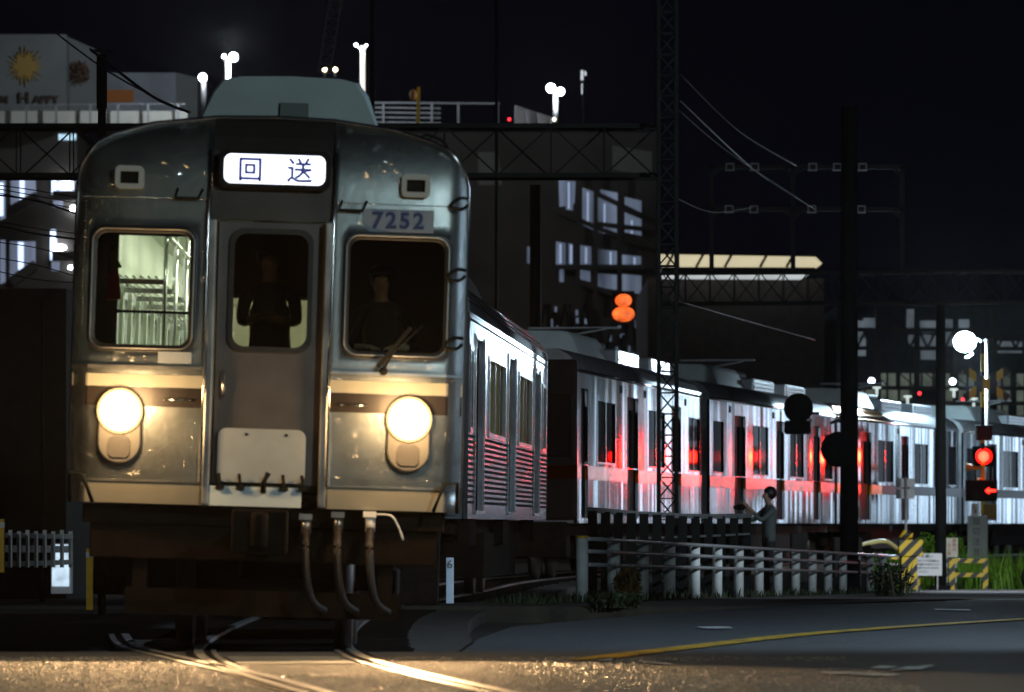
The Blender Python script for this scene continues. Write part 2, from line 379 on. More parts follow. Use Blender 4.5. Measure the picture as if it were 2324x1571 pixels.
mk = MB(); a = offset_line(yl, -.12); b = offset_line(yl, .12)
for i in range(len(a)-1): mk.quad(*[q+Vector((0, 0, .006)) for q in (a[i], b[i], b[i+1], a[i+1])])
mk.build('yellow_road_line', wy)['kind'] = 'structure'
mk = MB()
for q in (((1350, 1496), (1392, 1495), (1388, 1501), (1358, 1502)), ((1450, 1504), (1490, 1505), (1530, 1509), (1500, 1509)),
          ((1840, 1527), (1920, 1528), (2045, 1533), (2010, 1536)), ((1970, 1518), (2000, 1513), (2040, 1515), (2010, 1519)),
          ((2018, 1523), (2060, 1515), (2125, 1511), (2090, 1521)), ((2118, 1383), (2200, 1384), (2205, 1387), (2125, 1386)),
          ((1580, 1424), (1655, 1423), (1665, 1428), (1600, 1428))):
    mk.quad(*[gpt(*p)+Vector((0, 0, .006)) for p in q])
mk.build('white_road_marking', ww)['kind'] = 'structure'

# ------------------------------------------------------------------ people
def person(name, label, loc, rz, shirt, trousers, arms, sitting=False, hat=None, glove=None, s=1.0, head_turn=0, bag=None):
    root = empty(name, loc, label, 'person', rz=rz)
    me = bpy.data.meshes.new('body'); V = []; E = []; RR = []
    def v(p, r): V.append(Vector(p)*s); RR.append(r*s); return len(V)-1
    def e(a, b): E.append((a, b))
    hz = .93
    pel = v((0, 0, hz), .135); wst = v((0, 0, hz+.14), .125); chs = v((0, .01, hz+.34), .145); nk0 = v((0, .01, hz+.47), .075); nk = v((0, 0, hz+.535), .044)
    hd0 = v((0, -.02, hz+.60), .062); hd1 = v((0, 0, hz+.67), .088); hd2 = v((0, .005, hz+.725), .076); ns = v((0, -.115, hz+.655), .016)
    for a, b in ((pel, wst), (wst, chs), (chs, nk0), (nk0, nk), (nk, hd0), (hd0, hd1), (hd1, hd2), (hd1, ns)): e(a, b)
    for sx, (el, ha) in zip((-1, 1), arms):
        sh = v((sx*.17, .01, hz+.44), .062); em = v(el, .044); wr = v(ha, .030); e(nk0, sh); e(sh, em); e(em, wr)
        d = (Vector(ha)-Vector(el)).normalized(); pm = v(Vector(ha)+d*.05, .030); e(wr, pm)
        side = d.cross(Vector((0, 0, 1))); side = side.normalized() if side.length > .1 else Vector((1, 0, 0))
        for k in range(4):
            base = Vector(ha)+d*.085+side*(k-1.5)*.019; L = (.06, .075, .07, .052)[k]
            f0 = v(base, .010); f1 = v(base+d*L*.6+Vector((0, 0, -.006)), .009); f2 = v(base+d*L+Vector((0, 0, -.022)), .008)
            e(pm, f0); e(f0, f1); e(f1, f2)
        t0 = v(Vector(ha)+d*.04+side*-.035*sx, .011); t1 = v(Vector(ha)+d*.085+side*-.05*sx, .009); e(wr, t0); e(t0, t1)
    for sx in (-1, 1):
        if sitting:
            hp = v((sx*.09, 0, hz-.02), .09); kn = v((sx*.11, -.42, hz-.02), .065); an = v((sx*.11, -.42, hz-.45), .042); ft = v((sx*.11, -.56, hz-.49), .04)
        else:
            hp = v((sx*.09, 0, hz-.08), .085); kn = v((sx*.10, -.01, .49), .060); an = v((sx*.10, .01, .08), .042); ft = v((sx*.11, -.14, .035), .036)
        e(pel, hp); e(hp, kn); e(kn, an); e(an, ft)
    me.from_pydata(V, E, []); me.update()
    o = bpy.data.objects.new('body', me); COL.objects.link(o)
    sk = o.modifiers.new('skin', 'SKIN'); sk.use_smooth_shade = True
    for i, q in enumerate(me.skin_vertices[0].data): q.radius = (RR[i], RR[i]); q.use_root = (i == 0)
    for i in (pel, wst, chs): me.skin_vertices[0].data[i].radius = (RR[i]*1.18, RR[i]*.78)
    o.modifiers.new('sub', 'SUBSURF').levels = 1
    bpy.context.view_layer.update(); dg = bpy.context.evaluated_depsgraph_get()
    m2 = bpy.data.meshes.new_from_object(o.evaluated_get(dg), depsgraph=dg); bpy.data.objects.remove(o)
    m2.materials.clear()
    for m in (skin, shirt, trousers, glove or skin, black): m2.materials.append(m)
    wrs = [Vector(ha)*s for el, ha in arms]
    for p in m2.polygons:
        c = p.center; p.use_smooth = True
        if any((c-w_).length < .15*s for w_ in wrs): p.material_index = 3
        elif c.z > (hz+.52)*s: p.material_index = 0
        elif not sitting and c.z < .09*s: p.material_index = 4
        elif c.z < (hz-.01)*s or (sitting and c.y < -.12*s and c.z < (hz+.06)*s): p.material_index = 2
        else: p.material_index = 1
    b = bpy.data.objects.new('body', m2); COL.objects.link(b); b.parent = root
    h = MB(); h.ball((0, .022*s, (hz+.712)*s), .108*s, (.92, 1.0, 1.0)); hb = h.bm
    for f in [f for f in hb.faces if f.calc_center_median().y < -.045*s and f.calc_center_median().z < (hz+.745)*s]: hb.faces.remove(f)
    h.build('hair', hair_m, root)
    ey = MB()
    for sx in (-1, 1): ey.ball((sx*.032*s, -.076*s, (hz+.675)*s), .012*s, (1.3, .8, .6), u=8, v=6)
    ey.build('eyes', black, root)
    if hat:
        c = MB(); c.tube([(0, .01*s, (hz+.735)*s), (0, .01*s, (hz+.775)*s)], [.104*s, .112*s], 20); c.box(-.07*s, .07*s, -.17*s, -.08*s, (hz+.735)*s, (hz+.745)*s); c.build('cap', hat, root, smooth=False)
    if bag:
        c = MB(); c.box(-.13*s, .13*s, .12*s, .26*s, (hz+.05)*s, (hz+.45)*s); c.build('backpack', bag, root, bevel=.04)
    return root

# ------------------------------------------------------------------ leading car
PHI = .0297
car1 = empty('train_car', (-1.740, 39.0, 0), 'silver leading train car facing us with both headlights lit and number 7252', 'train car', 'cars of the silver train', rz=.012, ry=PHI)
def roof_z(u):
    u = abs(u)
    tab = ((0, 3.69), (.4, 3.68), (.84, 3.625), (1.1, 3.545), (1.22, 3.48), (1.30, 3.39), (1.345, 3.25), (1.35, 3.1))
    for (a, za), (b, zb) in zip(tab, tab[1:]):
        if a <= u <= b: return za+(zb-za)*(u-a)/(b-a)
    return 3.1
def fy(u, z):
    au = abs(u)
    y = .10*(au/1.35)**2
    if au > 1.22: y += .10*((au-1.22)/.13)**2
    y += (.11*(z-1.93)/1.7) if z > 1.93 else .07*(1.93-z)/.9
    if z > 3.15: y += .20*((z-3.15)/.54)**2.2
    return y
WL = (-1.215, -.535, 2.075, 2.875); WR = (.535, 1.215, 2.075, 2.875)
us = [-1.35, -1.345, -1.33, -1.30, -1.26, -1.215, -1.1, -.98, -.86, -.70, -.535, -.46, -.415]
us = us+[-x for x in us[::-1]]
for side in (0, 1):
    uu = [x for x in us if (x < -.4 if side == 0 else x > .4)]
    zs = [.998, 1.155, 1.4, 1.66, 1.80, 1.90, 1.93, 2.0, 2.075, 2.3, 2.6, 2.875, 2.98, 3.1]
    bm = bmesh.new(); G = {}
    def vert(i, j):
        if (i, j) not in G:
            if j < len(zs): z = zs[j]; u = uu[i]
            else:
                u = uu[i]; t = (j-len(zs)+1)/6; z = 3.1+(roof_z(u)-3.1)*t
            G[(i, j)] = bm.verts.new((u, fy(u, z), z))
        return G[(i, j)]
    for i in range(len(uu)-1):
        for j in range(len(zs)-1+6):
            zc = (zs[j]+zs[j+1])/2 if j < len(zs)-1 else 3.3; uc = (uu[i]+uu[i+1])/2
            if any(h[0] < uc < h[1] and h[2] < zc < h[3] for h in (WL, WR)): continue
            f = bm.faces.new([vert(i, j), vert(i+1, j), vert(i+1, j+1), vert(i, j+1)]); f.smooth = True
    bmesh.ops.solidify(bm, geom=list(bm.faces), thickness=-.03)
    bmesh.ops.recalc_face_normals(bm, faces=bm.faces)
    me = bpy.data.meshes.new('front_panel'); bm.to_mesh(me); bm.free(); me.materials.append(steel)
    o = bpy.data.objects.new('front_panel', me); COL.objects.link(o); o.parent = car1
# centre bay: header, door, jambs; its shade put into darker steel colours
cb = MB()
tz = [2.97, 3.10, 3.2, 3.35, 3.45, 3.55, 3.62, 3.67]
for a, b in zip(tz, tz[1:]):
    cb.hexa([(-.415, fy(.3, a)+.02, a), (.415, fy(.3, a)+.02, a), (.415, fy(.3, a)+.2, a), (-.415, fy(.3, a)+.2, a),
             (-.415, fy(.3, b)+.02, b), (.415, fy(.3, b)+.02, b), (.415, fy(.3, b)+.2, b), (-.415, fy(.3, b)+.2, b)])
cb.build('sign_housing', mat('shaded_bay_steel', (.07, .065, .06), .5, .8, bump=.15, bscale=2, var=.15, vscale=3), car1)
dr = MB(); DW = (-.25, .26, 2.10, 2.88)
dr.holes(-.36, .37, 1.155, 2.96, [DW], lambda u, z, t: (u, .14+t, z), .04)
door = dr.build('cab_door', mat('shaded_door_steel', (.15, .13, .12), .48, .9, bump=.12, bscale=2.5, var=.12, vscale=5), car1)
g = MB(); g.ring(rrect(-.285, .295, 2.065, 2.915, .10), rrect(-.25, .26, 2.10, 2.88, .085), 'y', .115, .155); g.build('window_gasket', rubber, door)
g = MB(); g.prism(rrect(-.255, .265, 2.095, 2.885, .085), 'y', .143, .148); g.build('window_pane', glass('door_glass', (.55, .52, .46), .04), door)  # unlit cab put into the door pane tint
g = MB(); g.tube([(-.30, .10, 1.75), (-.30, .08, 1.78), (-.30, .08, 1.90), (-.30, .10, 1.93)], .009); g.build('handle', trim, door)
j = MB()
for sx in (-1, 1):
    j.box(sx*.40-.028, sx*.40+.028, .02, .20, 1.0, 2.97)
j.build('door_jamb', steel_flat, car1, bevel=.012)
j = MB()
for sx in (-1, 1): j.tube([(sx*.432, .0, 1.15), (sx*.432, -.01, 1.93), (sx*.432, .03, 2.97), (sx*.432, .12, 3.45)], .009, 6)
j.build('jamb_moulding', trim, car1)
# body shell behind the face
prof = [(1.35, .998), (1.35, 3.1)]+[(u, roof_z(u)) for u in (1.345, 1.32, 1.27, 1.22, 1.1, .84, .4, 0)]
prof = prof+[(-u, z) for u, z in prof[::-1][1:]]
bm = bmesh.new(); rings = []
for k, yy in enumerate((None, .75, 17.9)):
    rings.append([bm.verts.new((u, (fy(u, z)+.012) if yy is None else yy, z)) for u, z in prof])
for a, b in zip(rings, rings[1:]):
    for i in range(len(prof)-1):
        f = bm.faces.new([a[i], a[i+1], b[i+1], b[i]]); f.smooth = True
bm.faces.new(rings[-1])
f = bm.faces.new([rings[1][0], rings[1][-1], rings[2][-1], rings[2][0]])
bmesh.ops.recalc_face_normals(bm, faces=bm.faces)
me = bpy.data.meshes.new('body_shell'); bm.to_mesh(me); bm.free(); me.materials.append(steel_corr)
o = bpy.data.objects.new('body_shell', me); COL.objects.link(o); o.parent = car1
# trim edge along the roof line and corners
ed = MB(); ed.tube([(u, fy(u, z)-.004, z+.004) for u, z in prof if z > .9], .015, 8); ed.build('edge_moulding', trim, car1)
# rivet seam
rv = MB()
for k in range(46):
    for sx in (-1, 1):
        u = sx*(.46+.019*k)
        if abs(u) < 1.33: rv.ball((u, fy(u, 3.105)-.002, 3.105), .0065, u=6, v=4)
for k in range(40):
    rv.ball((-1.285, fy(1.285, 1.2+k*.045), 1.98+k*.028), .006, u=6, v=4)
rv.build('rivets', trim, car1)['kind'] = 'stuff'
sm = MB()
for sx in (-1, 1):
    sm.hexa([(sx*.44, fy(.44, 3.09)-.004, 3.085), (sx*1.34, fy(1.34, 3.09)-.004, 3.085), (sx*1.34, fy(1.34, 3.09)+.01, 3.085), (sx*.44, fy(.44, 3.09)+.01, 3.085),
             (sx*.44, fy(.44, 3.1)-.004, 3.091), (sx*1.34, fy(1.34, 3.1)-.004, 3.091), (sx*1.34, fy(1.34, 3.1)+.01, 3.091), (sx*.44, fy(.44, 3.1)+.01, 3.091)])
sm.build('panel_seam', black, car1)
# bands on the face
def band(name, z0, z1, m, proud, u0=.44, u1=1.345, th=.02):
    for sx in (-1, 1):
        b_ = MB(); n = 8
        for k in range(n):
            a = u0+(u1-u0)*k/n; c = u0+(u1-u0)*(k+1)/n
            A = [(sx*a, fy(a, z0)-proud, z0), (sx*c, fy(c, z0)-proud, z0), (sx*c, fy(c, z0)+th, z0), (sx*a, fy(a, z0)+th, z0)]
            B = [(sx*a, fy(a, z1)-proud, z1), (sx*c, fy(c, z1)-proud, z1), (sx*c, fy(c, z1)+th, z1), (sx*a, fy(a, z1)+th, z1)]
            b_.hexa(A+B)
        b_.build(name, m, car1)
band('ridge_rail', 1.925, 1.945, steel_flat, .035)
band('cream_band', 1.80, 1.885, paint_cream, .006)
band('headlight_band', 1.665, 1.796, mat('dark_band', (.03, .022, .018), .35, .2), .008)
band('lower_lip', 1.148, 1.16, steel_flat, .02)
band('skirt_panel', 1.0, 1.146, mat('dull_skirt', (.30, .28, .22), .5, .4, var=.1), .004)
for sx, hz_ in ((-1, .0), (1, .0)):
    hb = MB(); hb.tube([(sx*.52, fy(.5, 1.71)-.01, 1.71), (sx*.52, fy(.5, 1.71)-.04, 1.715), (sx*.70, fy(.6, 1.71)-.04, 1.715), (sx*.70, fy(.6, 1.71)-.01, 1.71)], .007, 6)
    hb.build('grab_handle', trim, car1)
# front windows
for nm, (a, b, c, d), sx in (('left', WL, -1), ('right', WR, 1)):
    g = MB(); outer = rrect(a-.035, b+.035, c-.035, d+.035, .10); inner = rrect(a+.015, b-.015, c+.015, d-.015, .075)
    L = []
    bm = g.bm
    for pl, dy in ((outer, -.004), (inner, -.022), (inner, .03), (outer, .02)):
        L.append([bm.verts.new((p[0], fy(p[0], p[1])+dy, p[1])) for p in pl])
    n = len(outer)
    for k in range(3):
        for i in range(n): bm.faces.new([L[k][i], L[k][(i+1) % n], L[k+1][(i+1) % n], L[k+1][i]])
    fr = g.build('front_window', rubber, car1, smooth=True)
    g = MB(); bm = g.bm; A = [bm.verts.new((p[0], fy(p[0], p[1])+.006, p[1])) for p in rrect(a+.005, b-.005, c+.005, d-.005, .07)]
    bm.faces.new(A); g.build('window_pane', glass_c if sx < 0 else glass_d, fr)
    g = MB(); pl = rrect(a-.012, b+.012, c-.012, d+.012, .09)
    pts = [(p[0], fy(p[0], p[1])-.02, p[1]) for p in pl]; pts.append(pts[0]); g.tube(pts, .006, 6, cap=False); g.build('window_moulding', steel_flat, fr)
# wiper on the right window
wp = MB(); wp.tube([(.80, -.01, 1.96), (.86, -.03, 2.08), (1.06, -.0, 2.28)], .010, 6); wp.bar((.76, -.03, 1.98), (.98, -.02, 2.26), .022, .03); wp.ball((.80, .0, 1.955), .03)
wp.build('wiper', black, car1)
# destination sign
ds = MB(); ds.prism(rrect(-.37, .395, 3.185, 3.45, .05), 'y', .115-.09, .18); sign = ds.build('destination_sign', black, car1)
g = MB(); g.prism(rrect(-.335, .36, 3.217, 3.418, .05), 'y', .016, .03)
g.build('lit_panel', mat('lit_blind', (1, 1, 1), .4, emit=(.80, .86, 1), es=2.2), sign)
tm = mat('sign_ink', (.02, .02, .12), .6, emit=(.01, .015, .13), es=1)
text('lettering', '\u56de', .178, (-.155, .013, 3.302), tm, sign, ext=.002, offset=.003)
text('lettering', '\u9001', .178, (.185, .013, 3.302), tm, sign, ext=.002, offset=.003)
# marker lamps beside the roof
for sx in (-1, 1):
    y0 = fy(.985, 3.24)
    g = MB(); g.ring(rrect(sx*.985-.098, sx*.985+.098, 3.16, 3.318, .035), rrect(sx*.985-.064, sx*.985+.064, 3.195, 3.28, .008), 'y', y0-.075, y0+.04)
    mk_ = g.build('marker_lamp', mat('marker_housing', (.34, .39, .39), .45), car1)
    g = MB(); g.box(sx*.985-.07, sx*.985+.07, y0-.03, y0-.02, 3.19, 3.285); g.build('lens', mat('dark_lens', (.02, .018, .015), .15), mk_)
# number plate
y0 = fy(.87, 3.0)
npl = MB(); npl.box(.62, 1.115, y0-.022, y0+.01, 2.915, 3.072); pl_ = npl.build('number_plate', mat('number_plate_face', (.24, .28, .34), .4, .3), car1)
text('digits', '7252', .155, (.868, y0-.027, 2.99), mat('number_ink', (.022, .035, .13), .4), pl_, ext=.003, offset=.004, space=1.22)
# handles
for u, z in ((1.30, 3.13), (1.293, 2.637), (1.286, 2.165)):
    g = MB(); yy = fy(1.25, z); g.tube(spline([(u+.05, yy+.03, z+.035), (u-.01, yy-.03, z+.035), (u-.065, yy-.05, z-.005), (u-.055, yy-.06, z-.04), (u+.01, yy-.05, z-.04), (u+.045, yy-.0, z-.01)], 4), .012, 8); g.build('corner_handle', dark_steel, car1)
for u, z in ((.565, 3.075), (-.565, 3.125)):
    g = MB(); yy = fy(.56, z); g.tube([(u-.085, yy, z+.045), (u-.10, yy-.05, z-.02), (u+.06, yy-.05, z-.02), (u+.085, yy, z+.045)], .010, 8); g.build('handle_bar', dark_steel, car1)
g = MB(); y0 = fy(.8, 2.0); g.box(-.75, -.52, y0-.03, y0, 1.965, 2.045); g.build('data_plate', paint_grey, car1)
# headlights with their chrome surrounds and tail lamps
for sx in (-1, 1):
    u = sx*1.0 if sx < 0 else .985; y0 = fy(1, 1.62)
    g = MB(); g.prism(rrect(u-.150, u+.150, 1.27, 1.74, .145, 10), 'y', y0-.05, y0+.02); hl = g.build('headlight', mat('lamp_housing', (.16, .15, .13), .5, .7), car1, bevel=.012)
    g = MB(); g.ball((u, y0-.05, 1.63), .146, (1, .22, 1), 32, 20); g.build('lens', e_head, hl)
    g = MB(); g.ring([(u+.158*math.cos(R(a)), 1.63+.158*math.sin(R(a))) for a in range(0, 360, 15)], [(u+.144*math.cos(R(a)), 1.63+.144*math.sin(R(a))) for a in range(0, 360, 15)], 'y', y0-.075, y0-.04); g.build('lamp_rim', mat('lamp_rim_steel', (.35, .30, .22), .5, .3), hl)
    g = MB(); g.prism(rrect(u-.075, u+.075, 1.31, 1.46, .04), 'y', y0-.07, y0-.04); g.build('tail_lamp', mat('tail_lamp_lens', (.11, .10, .09), .3), hl)
# plates at the gangway foot
g = MB(); g.prism(rrect(-.325, .28, 1.165, 1.535, .06), 'y', .075, .10); gp = g.build('gangway_plate', paint_grey, car1)
g = MB(); g.box(-.415, .26, .03, .06, 1.0, 1.135); g.build('step_plate', mat('step_plate_paint', (.52, .62, .66), .45), car1)
g = MB()
for u in (-.30, -.16, .14, .27): g.tube([(u, .02, 1.12), (u, .0, 1.15), (u-.01, .03, 1.22)], .012, 6); g.box(u-.03, u+.03, .0, .05, 1.115, 1.135)
g.tube([(0.0, .02, 1.10), (.0, -.03, 1.16), (.03, .0, 1.23)], .02, 6); g.box(-.33, .30, .03, .08, 1.136, 1.15); g.build('step_brackets', dark_steel, car1)
g = MB()
for u in (-.13, .145): g.ball((u, .073, 1.495), .011, u=8, v=6)
g.build('plate_bolts', dark_steel, gp)
# corner steps
for sx in (-1, 1):
    g = MB(); g.tube([(sx*1.17, .0, 1.00), (sx*1.24, -.05, 1.19), (sx*1.33, -.03, 1.20), (sx*1.33, .05, 1.0)], .014, 6); g.box(min(sx*1.22, sx*1.33), max(sx*1.22, sx*1.33), -.06, .06, 1.19, 1.205); g.build('corner_step', dark_steel, car1)
# air conditioner on the roof
def ac_unit(parent, y0, y1, w0=.76, w1=.60, zb=3.62, zt=3.99, cx=.04, m=ac_grey):
    bm = bmesh.new(); L = []
    for yy, sc in ((y0, 1), (y0+.25, 1), (y1-.25, 1), (y1, 1)):
        top = zt if yy in (y0+.25, y1-.25) else zt-.02; ww_ = w1 if yy in (y0+.25, y1-.25) else w1-.03
        pr = [(cx-w0, zb), (cx-ww_-.04, top-.12), (cx-ww_+.03, top-.03), (cx-ww_+.16, top), (cx, top+.01), (cx+ww_-.16, top), (cx+ww_-.03, top-.03), (cx+ww_+.04, top-.12), (cx+w0, zb)]
        L.append([bm.verts.new((a, yy, b)) for a, b in pr])
    for A, B in zip(L, L[1:]):
        for i in range(8): f = bm.faces.new([A[i], A[i+1], B[i+1], B[i]]); f.smooth = True
    bm.faces.new(L[0][::-1]); bm.faces.new(L[-1]); bmesh.ops.recalc_face_normals(bm, faces=bm.faces)
    me = bpy.data.meshes.new('roof_unit'); bm.to_mesh(me); bm.free(); me.materials.append(m)
    o = bpy.data.objects.new('roof_unit', me); COL.objects.link(o); o.parent = parent; return o
acu = ac_unit(car1, 1.3, 4.2, .70, .52, 3.55, 4.07, .06)
g = MB(); g.box(.0, .20, 1.26, 1.31, 3.70, 3.87); g.build('access_panel', mat('unit_panel', (.10, .13, .12), .6), acu)
# things on the right roof shoulder
g = MB(); g.tube(spline([(1.02, 1.2, 3.60), (1.03, 1.2, 3.67), (1.17, 1.2, 3.62), (1.20, 1.2, 3.52)], 4), .012, 6); g.build('roof_step', dark_steel, car1)
# coupler, hoses, bogie, underframe
g = MB(); g.box(-1.25, 1.25, .25, 17.6, .86, .99); g.box(-1.2, 1.2, .3, .5, .62, .86)
g.box(-1.22, -.2, 1.2, 2.2, .35, .88); g.box(.2, 1.22, 5.5, 9, .28, .88); g.box(-1.22, 0, 6, 10, .28, .88); g.build('underframe', under, car1, bevel=.01)
g = MB(); g.box(-.13, .13, -.42, .5, .73, .93); g.box(-.19, .19, -.58, -.38, .68, .98); g.tube([(.0, -.6, .72), (.0, -.6, .96)], .06, 10); g.build('coupler', under, car1, bevel=.02)
g = MB(); g.box(-.95, .95, .34, .40, .24, .42); g.box(-.9, -.8, .36, .44, .42, .9); g.box(.8, .9, .36, .44, .42, .9); g.build('pilot_beam', under, car1)
hose_m = mat('hose_rubber', (.016, .011, .009), .6)
for u, top in ((.30, .93), (.52, .95), (.74, .96)):
    g = MB(); g.tube(spline([(u, .10, top-.08), (u+.0, -.03, .72), (u+.02, -.06, .50), (u+.06, -.02, .36), (u+.14, .1, .30)], 6), .028, 8); hs = g.build('brake_hose', hose_m, car1)
    g = MB(); g.tube([(u, .10, top-.11), (u, .10, top)], .034, 10); g.box(u-.05, u+.04, .05, .12, top-.01, top+.03); g.build('hose_cock', white if top > .955 else steel_flat, hs)
g = MB(); g.tube(spline([(.78, .06, .97), (.88, .03, .965), (.93, .03, .90), (.97, .04, .80)], 5), .007, 6); g.build('cock_cord', white, car1)
def bogie(parent, yc):
    g = MB()
    for sx in (-1, 1): g.box(sx*.88-.05, sx*.88+.05, yc-1.2, yc+1.2, .38, .58)
    g.box(-.9, .9, yc-.2, yc+.2, .42, .72); b_ = g.build('bogie', under, parent, bevel=.02)
    for dy in (-1.05, 1.05):
        g = MB()
        for sx in (-1, 1): g.disc((sx*.56, yc+dy, .43), .43, 'x', .12, 24)
        g.tube([(-.6, yc+dy, .43), (.6, yc+dy, .43)], .07, 10); g.build('wheelset', mat('wheel_steel', (.10, .08, .07), .5, .6), b_)
bogie(car1, 2.3); bogie(car1, 15.4)
# interior: cab partition and lit saloon
cabwall = mat('cab_wall', (.05, .045, .035), .8)
pt = MB(); pt.holes(-1.31, 1.31, 1.15, 3.40, [(-1.15, -.55, 1.7, 2.93), (-.38, .22, 1.7, 2.50)], lambda u, z, t: (u, 1.9+t, z), .05); pt.build('cab_partition', cabwall, car1)
g = MB(); g.box(-1.31, 1.31, .3, 1.9, 1.10, 1.15); g.box(-1.31, 1.31, .45, 1.9, 3.40, 3.44); g.box(-1.315, -1.30, .4, 1.9, 1.15, 3.40); g.box(1.30, 1.315, .4, 1.9, 1.15, 3.40); g.build('cab_lining', cabwall, car1)
g = MB(); g.box(.45, 1.25, .22, .55, 1.15, 2.02); g.box(-1.25, -.5, .22, .5, 1.15, 1.98); g.build('driving_desk', cabwall, car1, bevel=.02)
inw = mat('saloon_wall', (.62, .66, .54), .5, var=.05)
g = MB(); g.box(-1.31, -1.28, 1.95, 17.5, 1.15, 1.95); g.box(-1.31, -1.28, 1.95, 17.5, 2.75, 3.3)
yy = 2.6
while yy < 17: g.box(-1.31, -1.28, yy, yy+.22, 1.95, 2.75); yy += 1.15
g.box(1.28, 1.31, 1.95, 17.5, 1.15, 3.3); g.box(-1.31, 1.31, 17.4, 17.5, 1.15, 3.3); g.box(-1.28, 1.28, 1.96, 17.4, 1.10, 1.15); sal = g.build('saloon_lining', inw, car1)
g = MB(); g.box(-1.28, 1.28, 1.96, 17.4, 3.26, 3.30)
yy = 2.4
while yy < 17: g.box(-.95, .95, yy, yy+.5, 3.18, 3.255); yy += 2.2
g.build('saloon_ceiling', mat('saloon_ceiling', (.75, .80, .72), .5), car1)
e_tube = mat('fluorescent_tube', (1, 1, 1), .4, emit=(.93, 1, .80), es=20)
for sx in (-1, 1):
    g = MB(); g.box(sx*.62-.06, sx*.62+.06, 2.2, 17.2, 3.225, 3.245); g.build('ceiling_light', e_tube, car1)
g = MB()
for k in range(8):
    yy = 2.9+k*1.7
    g.box(-1.26, -.86, yy-.012, yy+.012, 2.62, 2.66); g.tube([(-.86, yy, 1.6), (-.86, yy, 3.2)], .017, 8)
for k in range(7): g.tube([(-1.24+.055*k, 2.5, 2.66), (-1.24+.055*k, 17, 2.66)], .008, 5)
g.tube([(-.82, 2.2, 2.95), (-.82, 17, 2.95)], .016, 6); g.tube([(.82, 2.2, 2.95), (.82, 17, 2.95)], .016, 6)
g.build('luggage_rack', trim, car1)
g = MB()
for k in range(9):
    yy = 3.4+k*1.5; g.bar((-.82, yy, 2.95), (-.82, yy, 2.70), .02); g.ring([(yy+.06*math.cos(R(a)), 2.64+.06*math.sin(R(a))) for a in range(0, 360, 30)], [(yy+.045*math.cos(R(a)), 2.64+.045*math.sin(R(a))) for a in range(0, 360, 30)], 'x', -.83, -.81)
g.build('hanging_straps', white, car1)
g = MB(); g.bar((-1.15, 1.86, 2.38), (-.55, 1.86, 2.38), .02); g.build('partition_rail', dark_steel, car1)
flag = MB(); flag.hexa([(-1.20, 1.5, 2.45), (-1.10, 1.5, 2.45), (-1.10, 1.53, 2.45), (-1.20, 1.53, 2.45), (-1.19, 1.5, 2.62), (-1.13, 1.5, 2.68), (-1.13, 1.53, 2.68), (-1.19, 1.53, 2.62)])
flag.build('signal_flag', mat('red_cloth', (.7, .06, .02), .8, emit=(.5, .03, .01), es=.0), car1)
flag = MB(); flag.hexa([(-1.185, 1.5, 2.66), (-1.10, 1.5, 2.68), (-1.10, 1.53, 2.68), (-1.185, 1.53, 2.66), (-1.19, 1.5, 2.80), (-1.17, 1.5, 2.80), (-1.17, 1.53, 2.80), (-1.19, 1.53, 2.80)])
flag.build('signal_flag', mat('green_cloth', (.25, .30, .02), .8), car1)
lamp('cab_dim_light', 'POINT', (-.95, 1.2, 2.0), .08, (1, .6, .25), parent=car1, size=.1)
# headlight beams
for sx in (-1, 1):
    u = sx*1.0 if sx < 0 else .985
    s_ = lamp('headlight_beam', 'SPOT', (u, -.14, 1.63), 820, warm, parent=car1, size=.09, spot=78, blend=.35)
    s_.rotation_euler = (R(90), 0, R(180))
    s_ = lamp('front_fill_light', 'POINT', (u, -.42, 1.63), 40, (1, .62, .28), parent=car1, size=.10)  # lamp added ahead of the lens to gild the car's own front
# crew
uni = mat('navy_uniform', (.02, .022, .035), .8); glv = mat('white_glove', (.75, .73, .66), .7)
p1 = car1.matrix_basis @ Vector((.02, .75, 1.15))
person('person', 'person in dark uniform standing behind the middle cab door window of the leading train car', p1, 0, uni, uni,
       (((-.20, -.08, 1.16), (-.05, -.26, 1.20)), ((.20, -.08, 1.16), (.04, -.26, 1.18))), hat=uni, s=.98)
p2 = car1.matrix_basis @ Vector((.80, .95, 1.13))
person('person', 'driver in white gloves seated behind the right front window of the leading car', p2, 0, uni, uni,
       (((-.27, -.12, 1.10), (-.10, -.38, 1.09)), ((.28, -.12, 1.10), (.12, -.40, 1.09))), sitting=True, hat=uni, glove=glv, s=.92)

# ------------------------------------------------------------------ trailing cars
def place_car(o, x, y, slope, roll=0.0):
    o.location = (x, y, 0); o.rotation_euler = (0, roll, -math.atan(slope))
def side_wall(parent, L, hw, z0, z1, holes, m, name='side_panel', th=.05, y0=0):
    g = MB(); g.holes(y0, L, z0, z1, holes, lambda u, z, t: (hw-t, u, z), th); return g.build(name, m, parent)
